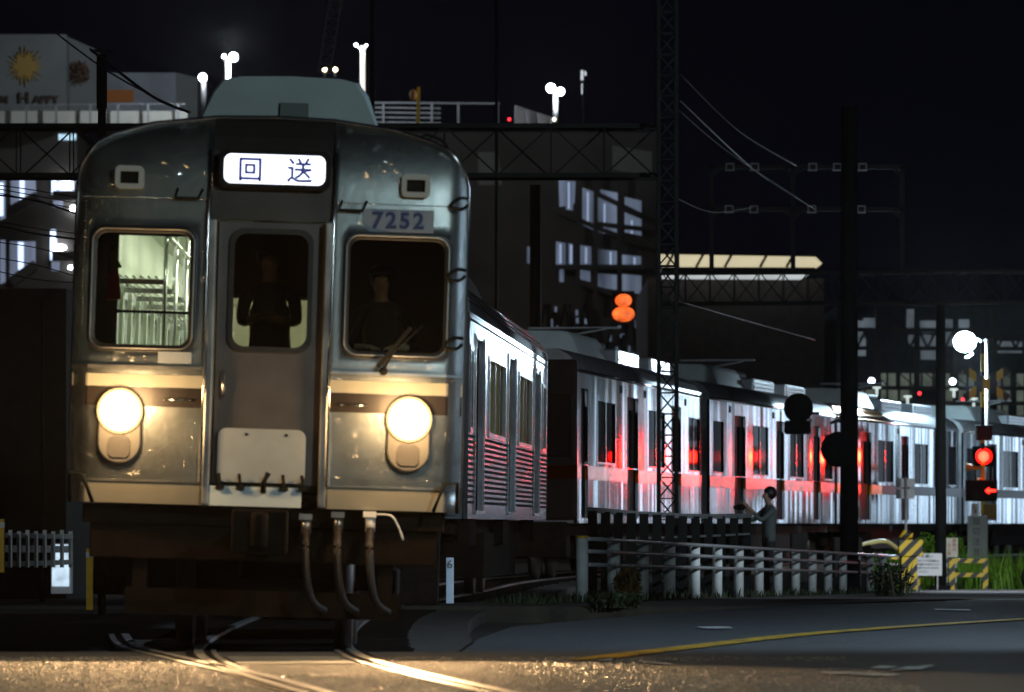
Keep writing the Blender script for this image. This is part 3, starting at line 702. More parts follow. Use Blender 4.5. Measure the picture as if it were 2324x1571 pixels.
# second car of the silver train, corrugated side
car2 = empty('train_car', (0, 0, 0), 'second silver train car with corrugated sides and curtained windows behind the leading car', 'train car', 'cars of the silver train')
s2 = .0506; place_car(car2, -.46-1.36, 57.6, s2, .012)
L2 = 17.8; hw = 1.36
doors2 = [(1.0, 2.6), (7.6, 9.3), (13.9, 15.5)]; wins2 = [(3.6, 6.9), (10.1, 13.2)]; smal = [(.1, .5), (16.3, 17.2)]
hl = [(a, b, 1.04, 2.82) for a, b in doors2]+[(a, b, 1.87, 2.68) for a, b in wins2+smal]
side_wall(car2, L2, hw, .95, 3.05, hl, steel_corr)
g = MB()
solid = []; cuts = sorted(doors2); a = 0
for q in cuts: solid.append((a, q[0])); a = q[1]
solid.append((a, L2))
for a, b in solid:
    for k in range(13):
        z = 1.12+k*.056; g.hexa([(hw, a+.03, z-.014), (hw, b-.03, z-.014), (hw-.01, b-.03, z-.02), (hw-.01, a+.03, z-.02), (hw+.022, a+.03, z+.012), (hw+.022, b-.03, z+.012), (hw-.01, b-.03, z+.018), (hw-.01, a+.03, z+.018)])
for k in range(4):
    z = 2.98+k*.05; g.tube([(hw-.01*k*k, 0, z), (hw-.01*k*k, L2, z)], .012, 6)
g.build('corrugation', steel_corr, car2)
for a, b in doors2:
    g = MB(); g.holes(a-.02, b+.02, 1.04, 2.84, [(a+.12, (a+b)/2-.12, 1.95, 2.65), ((a+b)/2+.12, b-.12, 1.95, 2.65)], lambda u, z, t: (hw-.09-t, u, z), .03)
    d_ = g.build('door', mat('door_steel_side', (.12, .11, .10), .4, .8), car2)
    g = MB(); g.box(hw-.125, hw-.115, a+.1, b-.1, 1.9, 2.7); g.build('door_glass', glass_b, d_)
    g = MB(); g.box(hw-.08, hw+.03, a, b, 1.0, 1.035); g.build('door_sill', trim, d_)
    g = MB()
    for q in (a-.03, b+.03): g.box(hw-.02, hw+.02, q-.025, q+.025, 1.04, 2.86)
    g.build('door_post', trim, d_)
curt = mat('window_curtain', (.42, .34, .16), .8, emit=(.30, .22, .08), es=.10)
for a, b in wins2+smal:
    g = MB(); g.ring([(a-.05, 1.83), (b+.05, 1.83), (b+.05, 2.72), (a-.05, 2.72)], [(a+.01, 1.88), (b-.01, 1.88), (b-.01, 2.67), (a+.01, 2.67)], 'x', hw-.02, hw+.018)
    wf = g.build('window', trim, car2)
    if b-a > 1:
        g = MB(); bm = g.bm; n = int((b-a)/.06); pv = None
        for k in range(n+1):
            yy = a+(b-a)*k/n; x = hw-.09+.035*math.sin(k*1.9)+.01*math.sin(k*.7); c_ = (bm.verts.new((x, yy, 1.87)), bm.verts.new((x, yy, 2.68)))
            if pv: f = bm.faces.new([pv[0], c_[0], c_[1], pv[1]]); f.smooth = True
            pv = c_
        g.build('curtain', curt, wf)
        g = MB(); g.box(hw-.03, hw-.012, (a+b)/2-.02, (a+b)/2+.02, 1.88, 2.67); g.build('mullion', trim, wf)
    g = MB(); g.box(hw-.035, hw-.031, a, b, 1.87, 2.68); g.build('pane', glass_c, wf)
def shell(parent, L, hw, z0, zs_, zr, m, back=True, wallx=True):
    """roof, far side and ends"""
    pr = [(hw, zs_), (hw-.02, zs_+.12), (hw-.12, zs_+.26), (hw-.32, zs_+.38), (hw-.7, zr-.05), (0, zr), (-hw+.7, zr-.05), (-hw+.32, zs_+.38), (-hw+.12, zs_+.26), (-hw+.02, zs_+.12), (-hw, zs_), (-hw, z0)]
    bm = bmesh.new(); A = [bm.verts.new((a, .0, b)) for a, b in pr]; B = [bm.verts.new((a, L, b)) for a, b in pr]
    for i in range(len(pr)-1): f = bm.faces.new([A[i], A[i+1], B[i+1], B[i]]); f.smooth = True
    for S in (A, B):
        y_ = S[0].co.y; e0 = bm.verts.new((hw-.06, y_, z0)); e1 = bm.verts.new((hw-.06, y_, zs_)); bm.faces.new([e1]+S[:1]+S[1:]+[e0])
    bmesh.ops.recalc_face_normals(bm, faces=bm.faces)
    me = bpy.data.meshes.new('roof_shell'); bm.to_mesh(me); bm.free(); me.materials.append(m)
    o = bpy.data.objects.new('roof_shell', me); COL.objects.link(o); o.parent = parent; return o
roof2 = mat('roof_steel', (.16, .18, .20), .35, .9, bump=.2, bscale=3, var=.15)
shell(car2, L2, hw, .95, 3.05, 3.6, roof2)
g = MB()
for x_, z_ in ((1.345, 3.16), (1.31, 3.22), (1.26, 3.29), (1.20, 3.35), (1.13, 3.40), (1.05, 3.44), (.96, 3.47)): g.tube([(x_, .02, z_), (x_, L2-.02, z_)], .011, 6)
g.build('roof_ridges', trim, car2)
ac_unit(car2, 3, 5.6, cx=0); ac_unit(car2, 11, 13.6, cx=0)
g = MB(); g.box(-1.2, 1.2, .3, L2-.3, .80, .94); g.box(-1.25, 1.25, 5, 12, .3, .8)
for yy in (1.6, 8.3, 14.6): g.box(hw-.16, hw-.04, yy-.6, yy+.6, .68, .95)
g.build('underframe', under, car2); bogie(car2, 2.4); bogie(car2, L2-2.4)

# commuter train with an orange belt line
def commuter(label, x, y, slope, cab=False, flip=False, belt=orange, lower=None, L=19.5, lit_band=False):
    hw = 1.45; root = empty('train_car', (0, 0, 0), label, 'train car', 'cars of the orange-striped train'); place_car(root, x, y, slope)
    if cab: dd = [(.5, 1.4), (6.9, 8.6), (14.0, 15.7)]; wn = [(2.75, 5.2), (10.2, 12.9), (17.0, 19.1)]
    else: dd = [(3.4, 5.0), (9.6, 10.9), (15.7, 17.0)]; wn = [(.45, 1.9), (6.0, 8.4), (11.8, 14.1), (17.7, 19.1)]
    for i, (a, b) in enumerate(dd):
        pass
    up = [(a, b, 1.84, 3.06) for a, b in dd]+[(a, b, 1.90, 2.90) for a, b in wn]
    side_wall(root, L, hw, 1.824, 3.30, up, steel_side, 'upper_side')
    for a0, b0, bm__ in (((0, L, belt),) if not lit_band else ((0, 6.6, belt), (6.6, L, mat('unlit_belt', (.04, .04, .05), .3)))):  # lit front part and unlit rest of the belt put into two colours
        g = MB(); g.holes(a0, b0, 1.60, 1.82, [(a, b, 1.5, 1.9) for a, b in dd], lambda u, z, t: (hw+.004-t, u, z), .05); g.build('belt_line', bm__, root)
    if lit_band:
        g = MB(); g.hexa([(hw+.002, 0, 3.33), (hw+.002, 7, 3.33), (hw-.03, 7, 3.33), (hw-.03, 0, 3.33), (hw-.10, 0, 3.60), (hw-.10, 7, 3.60), (hw-.16, 7, 3.60), (hw-.16, 0, 3.60)]); g.build('painted_cantrail_glow', belt, root)  # lamp reflection along the eave painted on as a coloured strip
    low = MB(); low.holes(0, L, .90, 1.596, [(a, b, .98, 1.7) for a, b in dd], lambda u, z, t: (hw-t, u, z), .05)
    low.build('lower_side', lower or steel_ribs, root)
    g = MB(); g.tube([(hw+.0, 0, 3.33), (hw+.0, L, 3.33)], .028, 6); g.build('rain_gutter', mat('gutter_steel', (.75, .77, .8), .18, 1), root)
    for a, b in dd:
        g = MB(); g.holes(a, b, .98, 3.07, [(a+.12, (a+b)/2-.06, 1.85, 2.85), ((a+b)/2+.06, b-.12, 1.85, 2.85)] if b-a > 1 else [(a+.15, b-.15, 1.9, 2.8)], lambda u, z, t: (hw-.08-t, u, z), .03)
        d_ = g.build('door', mat('far_door', (.03, .03, .035), .35, .3), root)
        g = MB(); g.box(hw-.125, hw-.113, a+.1, b-.1, 1.82, 2.88); g.build('door_glass', glass_b, d_)
    for a, b in wn:
        g = MB(); g.box(hw-.06, hw-.03, a-.02, b+.02, 1.88, 2.92); w_ = g.build('window', glass_b, root)
        g = MB(); g.box(hw-.03, hw+.006, a, b, 1.872, 1.90)
        if b-a > 1.6: g.box(hw-.028, hw-.012, (a+b)/2-.03, (a+b)/2+.03, 1.9, 2.9)
        g.build('window_frame', trim, w_)
    g = MB()
    for yy in ((5.9, 9.5, 16.3) if cab else (2.6, 9.0, 15.1)): g.box(hw-.02, hw+.008, yy, yy+.28, 3.10, 3.23)
    g.build('side_lamp', black, root)
    shell(root, L, hw, .9, 3.30, 3.72, mat('far_roof', (.20, .21, .22), .35, .8, var=.2, bump=.2, bscale=3))
    ac_unit(root, 4.4, 8.6, .95, .78, 3.68, 4.12, 0); 
    for yy, n_ in ((9.3, 1), (14.5, 1)):
        g = MB(); g.box(-.9, 1.0, yy, yy+3.2, 3.66, 3.95)
        gg = g.build('roof_unit', mat('roof_box', (.30, .33, .36), .4, .6), root, bevel=.03)
        g = MB()
        for r0 in range(3):
            for c0 in range(9): g.box(1.0, 1.02, yy+.1+c0*.34, yy+.4+c0*.34, 3.70+r0*.08, 3.755+r0*.08)
        g.build('louvres', mat('louvre_steel', (.75, .78, .8), .2, 1), gg)
    g = MB()
    for k in range(8): g.ball((.45, 8.9+k*.4, 4.06), .07, u=8, v=6)
    g.bar((-.6, 9.2, 4.05), (.8, 9.2, 4.30), .03); g.bar((.8, 9.2, 4.3), (-.4, 11, 4.35), .03); g.bar((-.8, 11, 4.38), (.8, 11, 4.38), .04); g.build('pantograph', galv, root)
    g = MB(); g.box(-1.3, 1.3, .2, L-.2, .70, .88); g.box(-1.35, 1.38, 5.4, 13.6, .30, .72); g.build('underframe', under, root)
    bogie(root, 2.6); bogie(root, L-2.6)
    g = MB(); g.box(-1.1, 1.1, L, L+.62, 1.05, 3.4)
    g.build('gangway_bellows', rubber, root)
    if cab:
        fm = mat('cab_mask', (.014, .010, .009), .7, 0, spec=.1)
        g = MB(); g.box(-1.449, 1.451, -.10, .0, .95, 3.50); fmsk = g.build('cab_face', fm, root, bevel=.06)
        g = MB(); g.box(.42, 1.36, -.112, -.10, 1.95, 2.95); g.build('cab_window', glass_b, fmsk)
        g = MB(); g.box(-1.36, -.42, -.112, -.10, 1.95, 2.95); g.build('cab_window', glass_b, fmsk)
        g = MB(); g.box(-1.44, 1.44, -.108, -.09, 1.60, 1.82); g.build('belt_line', belt, fmsk)
        g = MB(); g.box(-1.3, 1.3, -.2, .3, .35, .92); g.build('skirt', under, root, bevel=.03)
    return root
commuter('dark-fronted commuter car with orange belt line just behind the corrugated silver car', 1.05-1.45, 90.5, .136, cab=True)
commuter('commuter car with roof pantograph seen between the lattice mast and the dark round-disc signal pole', 3.86-1.45, 110.5, .183, belt=aniso(mat('shaded_orange_stripe', (.34, .07, .004), .18, 1, bump=.3, bscale=3, stretch=(1, 1, .1)), 1.0, .25))  # duller copy of the belt, its lack of light put into the colour
commuter('commuter car with orange belt painted bright where lit just right of the dark concrete pole', 7.50-1.45, 130.8, .225, belt=aniso(mat('lit_amber_stripe', (1.0, .40, .01), .22, 1, bump=.4, bscale=2, stretch=(1, 1, .1)), 1.0, .25), lit_band=True)
commuter('farthest commuter car with belt painted dark as unlit at the right edge behind the crossing sign', 12.0-1.45, 150.8, .268, belt=mat('unlit_belt', (.04, .04, .05), .3))  # unlit belt put into a dark colour

# ------------------------------------------------------------------ railings beside the road
rail_w = mat('railing_white', (.72, .77, .74), .5, var=.15, vscale=6)
def fpos(t): return Vector((.85+6.7*t, 69+45*t, 0))
fr = empty('guard_railing', (.85, 69, gz(69)), 'white pipe guard railing with three horizontal rails beside the road', 'railing')
def fl(v_): return v_-fr.location
N = 15
g = MB(); g.tube([fl(Vector((.85, 69, gz(69)-.1))), fl(Vector((.85, 69, HC+(1190-1216)*69/12900)))], .075, 14); g.build('end_post', rail_w, fr)
g = MB(); g.tube([fl(Vector((.85, 69, HC-.17))), fl(Vector((.85, 69, HC-.14)))], .078, 14); g.build('post_cap', yellow, fr)
for i in range(1, N+1):
    t = i/N*.97; p = fpos(t); zt = HC-(35+ (1262-1225)*0)*p.y/12900
    px = 1162+p.x/p.y*12900; top = 1222+(1262-1222)*((px-1320)/695)
    zt = HC+(1190-top)*p.y/12900
    g = MB(); g.tube([fl(Vector((p.x, p.y, gz(p.y)-.15))), fl(Vector((p.x, p.y, zt)))], .085 if i < 5 else .075, 12); g.build('post', rail_w, fr)
for a, b in ((1224, 1262), (1252, 1281), (1282, 1301)):
    g = MB(); pts = []
    for k in range(22):
        t = -.0+k/21*1.03; p = fpos(t); px = 1162+p.x/p.y*12900; yy = a+(b-a)*((px-1340)/675)
        pts.append(fl(Vector((p.x+.085, p.y-.08, HC+(1190-yy)*p.y/12900))))
    g.tube(pts, .024, 8); g.build('rail', mat('railing_pipe', (.55, .57, .57), .35, .3), fr)
# second dark hand railing behind
fr2 = empty('hand_railing', (1.1, 80, gz(80)), 'dark flat-topped hand railing between the pipe railing and the orange-striped train', 'railing')
g = MB(); pts = [W(x, y_, d)-fr2.location for x, y_, d in ((1338, 1157, 78), (1430, 1165, 81), (1540, 1171, 84), (1620, 1172, 86), (1700, 1170, 88))]
for a, b in zip(pts, pts[1:]): g.bar(a, b, .10, .07)
g.build('top_rail', galv, fr2)
g = MB(); pb = [W(x, y_, d)-fr2.location for x, y_, d in ((1338, 1222, 78), (1430, 1222, 81), (1540, 1219, 84), (1620, 1216, 86), (1700, 1212, 88))]
for a, b in zip(pb, pb[1:]): g.bar(a, b, .05, .03)
g.build('bottom_rail', galv, fr2)
for k in range(13):
    t = k/12; px = 1345+350*t; d = 78+10*t; top = W(px, 1160+12*min(1, t*1.6), d)-fr2.location; bot = Vector((top.x, top.y, gz(d)-.1-fr2.location.z))
    g = MB(); g.bar(bot, top, .13, .07); g.build('baluster', dark_steel, fr2)
# verge under the railing
vg = MB(); bm = vg.bm
rows = []
for k in range(24):
    t = -.2+k/23*1.35; p = fpos(t); e0 = Vector((p.x*1.0-.9, p.y, 0)); rows.append((p, t))
for k in range(23):
    (p, t), (q, u) = rows[k], rows[k+1]
    def ev(p): return max(x_ for y_, x_ in ((yy, xx) for yy, xx in edge)) if p.y > 114 else next((x0+(x1-x0)*(p.y-y0)/(y1-y0) for (y0, x0), (y1, x1) in zip(edge, edge[1:]) if y0 <= p.y <= y1), edge[-1][1])
    vg.hexa([(p.x-1, p.y, gz(p.y)-.3), (ev(p)+.05, p.y, gz(p.y)-.3), (ev(q)+.05, q.y, gz(q.y)-.3), (q.x-1, q.y, gz(q.y)-.3), (p.x-1, p.y, gz(p.y)+.012), (ev(p)+.05, p.y, gz(p.y)+.012), (ev(q)+.05, q.y, gz(q.y)+.012), (q.x-1, q.y, gz(q.y)+.012)])
vg.build('verge', soil)['kind'] = 'structure'
# left fence
lf = empty('picket_fence', W(0, 1290, 80), 'low pale picket fence left of the leading train car', 'fence')
for k in range(9):
    a = W(4+19.5*k, 1206-(3 if k % 2 else 0), 80+k*.25); b = W(4+19.5*k, 1288, 80+k*.25); g = MB(); g.bar(b-lf.location, a-lf.location, .055); g.build('picket', rail_w, lf)
for a, b in ((1214, 1218), (1282, 1276)):
    g = MB(); g.bar(W(-30, a, 79.8)-lf.location, W(162, b, 82)-lf.location, .05, .07); g.build('rail', rail_w, lf)
g = MB(); g.bar(W(-30, 1245, 80.3)-lf.location, W(162, 1247, 82.3)-lf.location, .03, .30 if False else .10); g.build('board', rail_w, lf)
for px, y0, y1, wd, lab in ((3, 1178, 1300, .09, 'yellow post at the left edge of the picket fence'), (204, 1245, 1385, .10, 'short yellow post in the dark beside the leading car')):
    b_ = W(px, y1, 79); e_ = empty('marker_post', b_, lab, 'post'); g = MB(); g.bar((0, 0, 0), W(px, y0, 79)-b_, wd); g.build('post', yellow, e_, bevel=.01)
    g = MB(); g.bar(W(px, y0+8, 79)-b_, W(px, y0+20, 79)-b_, wd+.006); g.build('reflective_band', white, e_)
cbn = W(138, 1348, 90); cab_ = empty('trackside_cabinet', cbn, 'lit white cabinet standing behind the left picket fence', 'cabinet')
g = MB(); g.box(-.16, .16, 0, .4, 0, .80); g.build('housing', white, cab_, bevel=.01)
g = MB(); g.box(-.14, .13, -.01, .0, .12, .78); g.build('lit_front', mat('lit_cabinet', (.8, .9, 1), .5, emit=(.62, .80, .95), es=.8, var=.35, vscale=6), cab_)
g = MB(); g.box(-.02, .02, -.03, -.01, .5, .56); g.box(-.03, .05, -.03, -.01, .52, .54); g.build('latch', black, cab_)
# kilometre post
kp = W(1021, 1345, 52); kpo = empty('track_marker', kp, 'small white marker post standing beside the silver train', 'marker post')
g = MB(); g.box(-.035, .035, -.03, .03, -.1, .32); g.build('post', mat('marker_white', (.62, .70, .80), .5), kpo, bevel=.006)
text('lettering', '6', .11, (0, -.034, .255), mat('worn_grey_ink', (.10, .10, .08), .8), kpo)

# ------------------------------------------------------------------ masts, gantries, wires
def lattice(name, label, cat, base, top, wd, m, panels, chord=.05, parent=None, group=None, brace=.025):
    root = parent or empty(name, base, label, cat, group)
    a = Vector((0, 0, 0)); b = Vector(top)-Vector(base); d = b.normalized()
    s1 = Vector((0, 1, 0)) if abs(d.z) < .5 else Vector((1, 0, 0)); s1 = (s1-d*s1.dot(d)).normalized(); s2_ = d.cross(s1)
    cs_ = [(s1*i+s2_*j)*wd/2 for i, j in ((-1, -1), (1, -1), (1, 1), (-1, 1))]
    g = MB()
    for c in cs_: g.bar(a+c, b+c, chord)
    g.build('chords', m, root)
    g = MB()
    for k in range(panels):
        p = a+(b-a)*k/panels; q = a+(b-a)*(k+1)/panels
        for i in range(4):
            c, e_ = cs_[i], cs_[(i+1) % 4]
            if k % 2: c, e_ = e_, c
            g.bar(p+c, q+e_, brace)
            g.bar(p+e_, p+c, brace*.8)
    g.build('bracing', m, root); return root
bm_ = Vector((2.353, 86, gz(86)-.1))
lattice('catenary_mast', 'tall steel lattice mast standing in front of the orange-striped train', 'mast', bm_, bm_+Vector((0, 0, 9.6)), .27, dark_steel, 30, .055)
lattice('catenary_gantry', 'long lattice gantry beam spanning high over the silver train', 'gantry', W(-200, 345, 86.5), W(1492, 345, 86.5), .75, dark_steel, 14, .07)
lattice('catenary_gantry', 'lattice gantry beam carrying the insulator frame at right', 'gantry', W(1500, 655, 125), W(2500, 650, 125), .68, dark_steel, 18, .07)
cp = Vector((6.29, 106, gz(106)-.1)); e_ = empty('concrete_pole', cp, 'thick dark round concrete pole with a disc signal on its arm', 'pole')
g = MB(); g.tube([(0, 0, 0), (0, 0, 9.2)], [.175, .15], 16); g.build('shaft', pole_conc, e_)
g = MB(); g.box(-.20, .20, -.2, .2, 0, .75); g.build('base_collar', pole_conc, e_, bevel=.03)
sg = W(1860, 938, 105.6); e_ = empty('railway_signal', sg, 'dark round disc signal above a box on an arm of the concrete pole', 'signal')
g = MB(); g.bar((0, .1, 0), W(1820, 938, 105.6)-sg, .05); g.build('arm', black, e_)
g = MB(); g.disc(W(1812, 926, 105.4)-sg, .275, 'y', .10, 28); g.build('disc', black, e_)
g = MB(); g.box(*(lambda a, b: (a.x, b.x, -.35, -.1, b.z, a.z))(W(1780, 955, 105.5)-sg, W(1839, 986, 105.5)-sg)); g.build('lamp_box', black, e_, bevel=.04)
sg = W(1903, 985, 105.2); e_ = empty('convex_mirror', sg, 'black back of a round convex mirror on a curved bracket on the concrete pole', 'mirror')
g = MB(); g.tube(spline([(-.15, 0, .20), (.02, 0, .24), (.11, 0, .12), (.10, 0, -.1)], 5), .03, 8); g.build('bracket', black, e_)
g = MB(); g.ball(W(1903, 1020, 105.2)-sg, .33, (1, .25, 1), 28, 14); g.build('shell', black, e_)
for px, d, top, wd, lab in ((2135, 125, 690, .26, 'dark mast under the right gantry beam, left of the crossing warning sign'), (1538, 128, 560, .10, 'thin steel post just right of the lattice mast'), (1215, 128, 420, .30, 'dark mast rising behind the corrugated silver car'), (845, 120, -60, .12, 'thin dark mast rising behind the roof unit of the leading car'), (1127, 140, -60, .10, 'thin dark mast against the black sky, middle of the three'), (96, 110, 680, .07, 'thin post at the far left beside the leading car')):
    b_ = Vector(((px-1162)*d/12900, d, gz(d)-.2)); t_ = W(px, top, d); e_ = empty('mast', b_, lab, 'mast'); g = MB(); g.tube([(0, 0, 0), t_-b_], [wd/2, wd/2*.8], 12); g.build('shaft', dark_steel, e_)
    g = MB(); g.box(-wd*.8, wd*.8, -wd*.8, wd*.8, 0, .3); g.build('footing', pole_conc, e_)
# insulator frame
fo = W(1830, 612, 125); e_ = empty('insulator_frame', fo, 'rectangular steel frame with rows of white insulators on the right gantry', 'insulator frame')
g = MB()
for x in (1615, 1800, 2048): g.bar(W(x, 612, 125)-fo, W(x, 375, 125)-fo, .10)
for yy in (379, 475): g.bar(W(1610, yy, 125)-fo, W(2052, yy, 125)-fo, .10)
for x in (1615, 1800, 2048):
    for yy in (379, 475):
        if x < 2000: g.bar(W(x, yy+22, 125)-fo, W(x+22, yy, 125)-fo, .07)
        if x > 1700: g.bar(W(x, yy+22, 125)-fo, W(x-22, yy, 125)-fo, .07)
g.build('frame', mat('frame_galvanised', (.035, .035, .04), .8, 0, spec=.15), e_)
ins = mat('white_insulator', (.30, .30, .30), .4)
for xs, yy in (((1657, 1713, 1845, 1901, 1958), 378), ((1655, 1711, 1843, 1955), 474)):
    for x in xs:
        g = MB(); c = W(x, yy, 124.9)-fo
        for k in (-1, 1): g.box(c.x+k*.08-.012, c.x+k*.08+.012, -.1, .08, c.z-.07, c.z+.07)
        g.box(c.x-.10, c.x+.10, -.1, .08, c.z-.085, c.z-.065); g.box(c.x-.08, c.x+.08, -.1, .08, c.z+.06, c.z+.075); 
        ic = g.build('insulator_clamp', ins, e_)
wr = mat('overhead_wire', (.010, .010, .012), .7, 0)
def wire(label, pts, r=.010, m=wr, nm='overhead_wire'):
    o_ = MB(); o_.tube(spline([W(*p) for p in pts], 8), r, 5); q = o_.build(nm, m); tag(q, label, 'wire'); return q
wire('uppermost thin wire falling from the lattice mast to the insulator frame', ((1545, 170, 86), (1680, 300, 104), (1810, 378, 125)))
wire('second wire falling from the lattice mast to the insulator frame', ((1540, 250, 86), (1660, 350, 104), (1850, 476, 125)))
wire('wire falling from the mast to the lower insulator row', ((1535, 450, 86), (1620, 482, 104), (1711, 470, 125)))
wire('pale slack wire crossing the dark building right of the lattice mast', ((1540, 684, 100), (1700, 730, 112), (1850, 772, 122)), .010, mat('pale_wire', (.14, .14, .14), .5, .5))
wire('steep wire above the insulator frame', ((1545, 230, 86), (1715, 388, 125), (1845, 474, 125)), .010, mat('pale_wire', (.14, .14, .14), .5, .5))
for k, (a, b, c) in enumerate(((165, 245, 20), (130, 250, 400),)):
    pass
wire('thick dark cable falling across the white rooftop building', ((205, 112, 60), (340, 215, 58), (430, 255, 57)), .016)
wire('thin dark cable falling from the roof corner', ((120, 70, 60), (250, 165, 58), (400, 245, 57)), .009)
for k, y_ in enumerate((418, 426, 434, 441, 500, 508, 548, 583, 612)):
    wire(('topmost', 'second', 'third', 'fourth', 'fifth', 'sixth', 'seventh', 'eighth', 'lowest')[k]+' dark cable crossing the lit garage openings at left', ((-20, y_, 62), (80, y_+14+k % 3*4, 61), (175, y_+30+k % 4*5, 60)), .011 if k in (3, 5) else .006)

# dark cylinder hanging at the white building: pole transformer
tb = W(231, 225, 70); e_ = empty('pole_transformer', tb, 'black pole-mounted transformer against the white rooftop building', 'transformer')
g = MB(); g.tube([(0, 0, -.12), (0, 0, .55)], .065, 14); g.build('tank', black, e_)
g = MB(); g.bar((-.10, 0, .60), (.14, 0, .58), .03); g.tube([(0, 0, -12), (0, 0, -.1)], .05, 10); g.build('bracket', black, e_)
# far lattice tower at top
lattice('lattice_tower', 'leaning latticework tower rising above the roof unit of the leading car', 'tower', W(735, 165, 200), W(775, -80, 200), .42, mat('tower_steel', (.16, .13, .12), .7), 12, .05)

# ------------------------------------------------------------------ crossing equipment at right
D = 143.0
xb = Vector(((2230-1162)*D/12900, D, gz(D))); cx = empty('crossing_signal', xb, 'level crossing warning sign with striped crossbuck, lit red lamp and red arrow', 'crossing signal')
def XL(px, py, d=D): return W(px, py, d)-xb
g = MB(); g.tube([(0, 0, 0), XL(2231, 775)], .055, 12); g.build('pole', striped('pole_bands', (.75, .5, .02), (.015, .015, .015), .9, (0, 0, 1)), cx)
for s_, (a, b) in ((0, ((2187, 905), (2288, 838))), (1, ((2187, 838), (2288, 905)))):
    g = MB(); A = XL(*a)+Vector((0, -.10-.02*s_, 0)); B = XL(*b)+Vector((0, -.10-.02*s_, 0)); g.bar(A, B, .02, .02)
    dv = (B-A).normalized(); nrm = Vector((-dv.z, 0, dv.x))*.10; bm = g.bm; bm.clear()
    y0 = Vector((0, .016, 0)); g.hexa([A-nrm, B-nrm, B-nrm+y0, A-nrm+y0, A+nrm, B+nrm, B+nrm+y0, A+nrm+y0])
    g.build('crossbuck_arm', striped('crossbuck_stripes_%s' % ('rising' if s_ == 0 else 'falling'), (.75, .56, .05), (.012, .012, .012), .34, (1, 0, 0)), cx)
g = MB(); c = XL(2232, 1036); g.disc(c, .24, 'y', .04, 24); g.box(c.x-.28, c.x+.28, c.y+.02, c.y+.12, c.z-.26, c.z+.26); rs = g.build('lamp_shield', black, cx)
g = MB(); g.ball(c+Vector((0, -.05, 0)), .135, (1, .4, 1)); g.build('red_lens', e_red, rs)
g = MB(); g.disc(c+Vector((0, -.024, 0)), .205, 'y', .01, 24); g.build('painted_glow_rim', mat('red_glow_paint', (.6, .02, .01), .4, emit=(1, .006, .003), es=.9), rs)  # red halo of the lamp painted as emission on the shield
g = MB(); g.tube([c+Vector((0, -.02, .0)), c+Vector((0, -.25, 0))], .21, 16, cap=False); g.build('hood', black, rs)
g = MB(); g.tube([XL(2228, 1085), XL(2228, 1098)], .10, 10); g.build('bell', mat('orange_horn', (.75, .35, .08), .5), cx)
g = MB(); g.tube([XL(2192, 1060), XL(2215, 1062), XL(2231, 1062)], [.11, .05, .04], 14); g.build('horn', mat('orange_horn', (.75, .35, .08), .5), cx)
g = MB(); a, b = XL(2190, 1090), XL(2262, 1138); g.box(a.x, b.x, -.28, -.10, b.z, a.z); ab = g.build('arrow_box', black, cx, bevel=.02)
g = MB(); c = XL(2246, 1114); yq = -.30
g.prism([(c.x-.14, c.z), (c.x-.03, c.z+.085), (c.x-.03, c.z+.03), (c.x+.13, c.z+.03), (c.x+.13, c.z-.03), (c.x-.03, c.z-.03), (c.x-.03, c.z-.085)], 'y', yq, yq+.015); g.build('arrow', mat('red_arrow', (1, .2, .1), .4, emit=(1, .012, .006), es=9), ab)
g = MB(); a, b = XL(2215, 965), XL(2252, 1000); g.box(a.x, b.x, -.12, .12, b.z, a.z); g.build('control_box', black, cx, bevel=.02)
g = MB(); g.box(XL(2232, 0).x, XL(2262, 0).x, -.15, -.08, XL(0, 1178).z, XL(0, 1145).z); g.build('yellow_panel', mat('dark_yellow_board', (.25, .16, .03), .6), cx)
lamp('red_lamp_glow', 'POINT', (XL(2232, 1036)+Vector((0, -.32, 0))), 25, (1, .06, .02), parent=cx, size=.14)
cx2 = copy_tree(cx); cx2.location = (13.8, 142.6, gz(142.6)); cx2['label'] = 'second level crossing sign past the right edge, across the road'
cx['group'] = cx2['group'] = 'level crossing warning signs'
sp = W(2212, 1172, 141); e_ = empty('small_sign', sp, 'small white sign with a red curved arrow below the arrow lamp', 'sign')
g = MB(); g.box(-.085, .085, 0, .02, 0, .32); g.build('board', mat('lit_white_board', (.75, .75, .75), .5), e_)
g = MB(); g.prism([(-.05, .26), (-.01, .28), (.03, .16), (.06, .15), (.03, .05), (-.02, .12), (.01, .15)], 'y', -.008, 0); g.build('red_arrow_mark', mat('sign_red', (.5, .10, .10), .6), e_)
def notice(nm, label, px0, px1, py0, py1, d, m, lines, ink, vertical=False, post=True):
    a = W(px0, py1, d); b = W(px1, py0, d); wdt = b.x-a.x; h = b.z-a.z
    base = Vector(((a.x+b.x)/2, d, gz(d))); e_ = empty(nm, base, label, 'sign')
    g = MB(); g.box(-wdt/2, wdt/2, -.01, .01, a.z-base.z, b.z-base.z); bd = g.build('board', m, e_, bevel=.004)
    if post and a.z-base.z > .02:
        g = MB()
        for sx in (-1, 1): g.bar((sx*wdt*.35, .03, 0), (sx*wdt*.35, .03, b.z-base.z-.02), .03)
        g.build('post', galv, e_)
    for body, size, lx, lz in lines:
        text('lettering', body, size, (lx*wdt, -.016, (a.z-base.z)+lz*h), ink if not isinstance(body, tuple) else ink, bd)
    return e_
brd = mat('notice_white', (.80, .82, .82), .5); ink = mat('notice_ink', (.05, .05, .06), .7); redink = mat('notice_red_ink', (.45, .04, .03), .7)
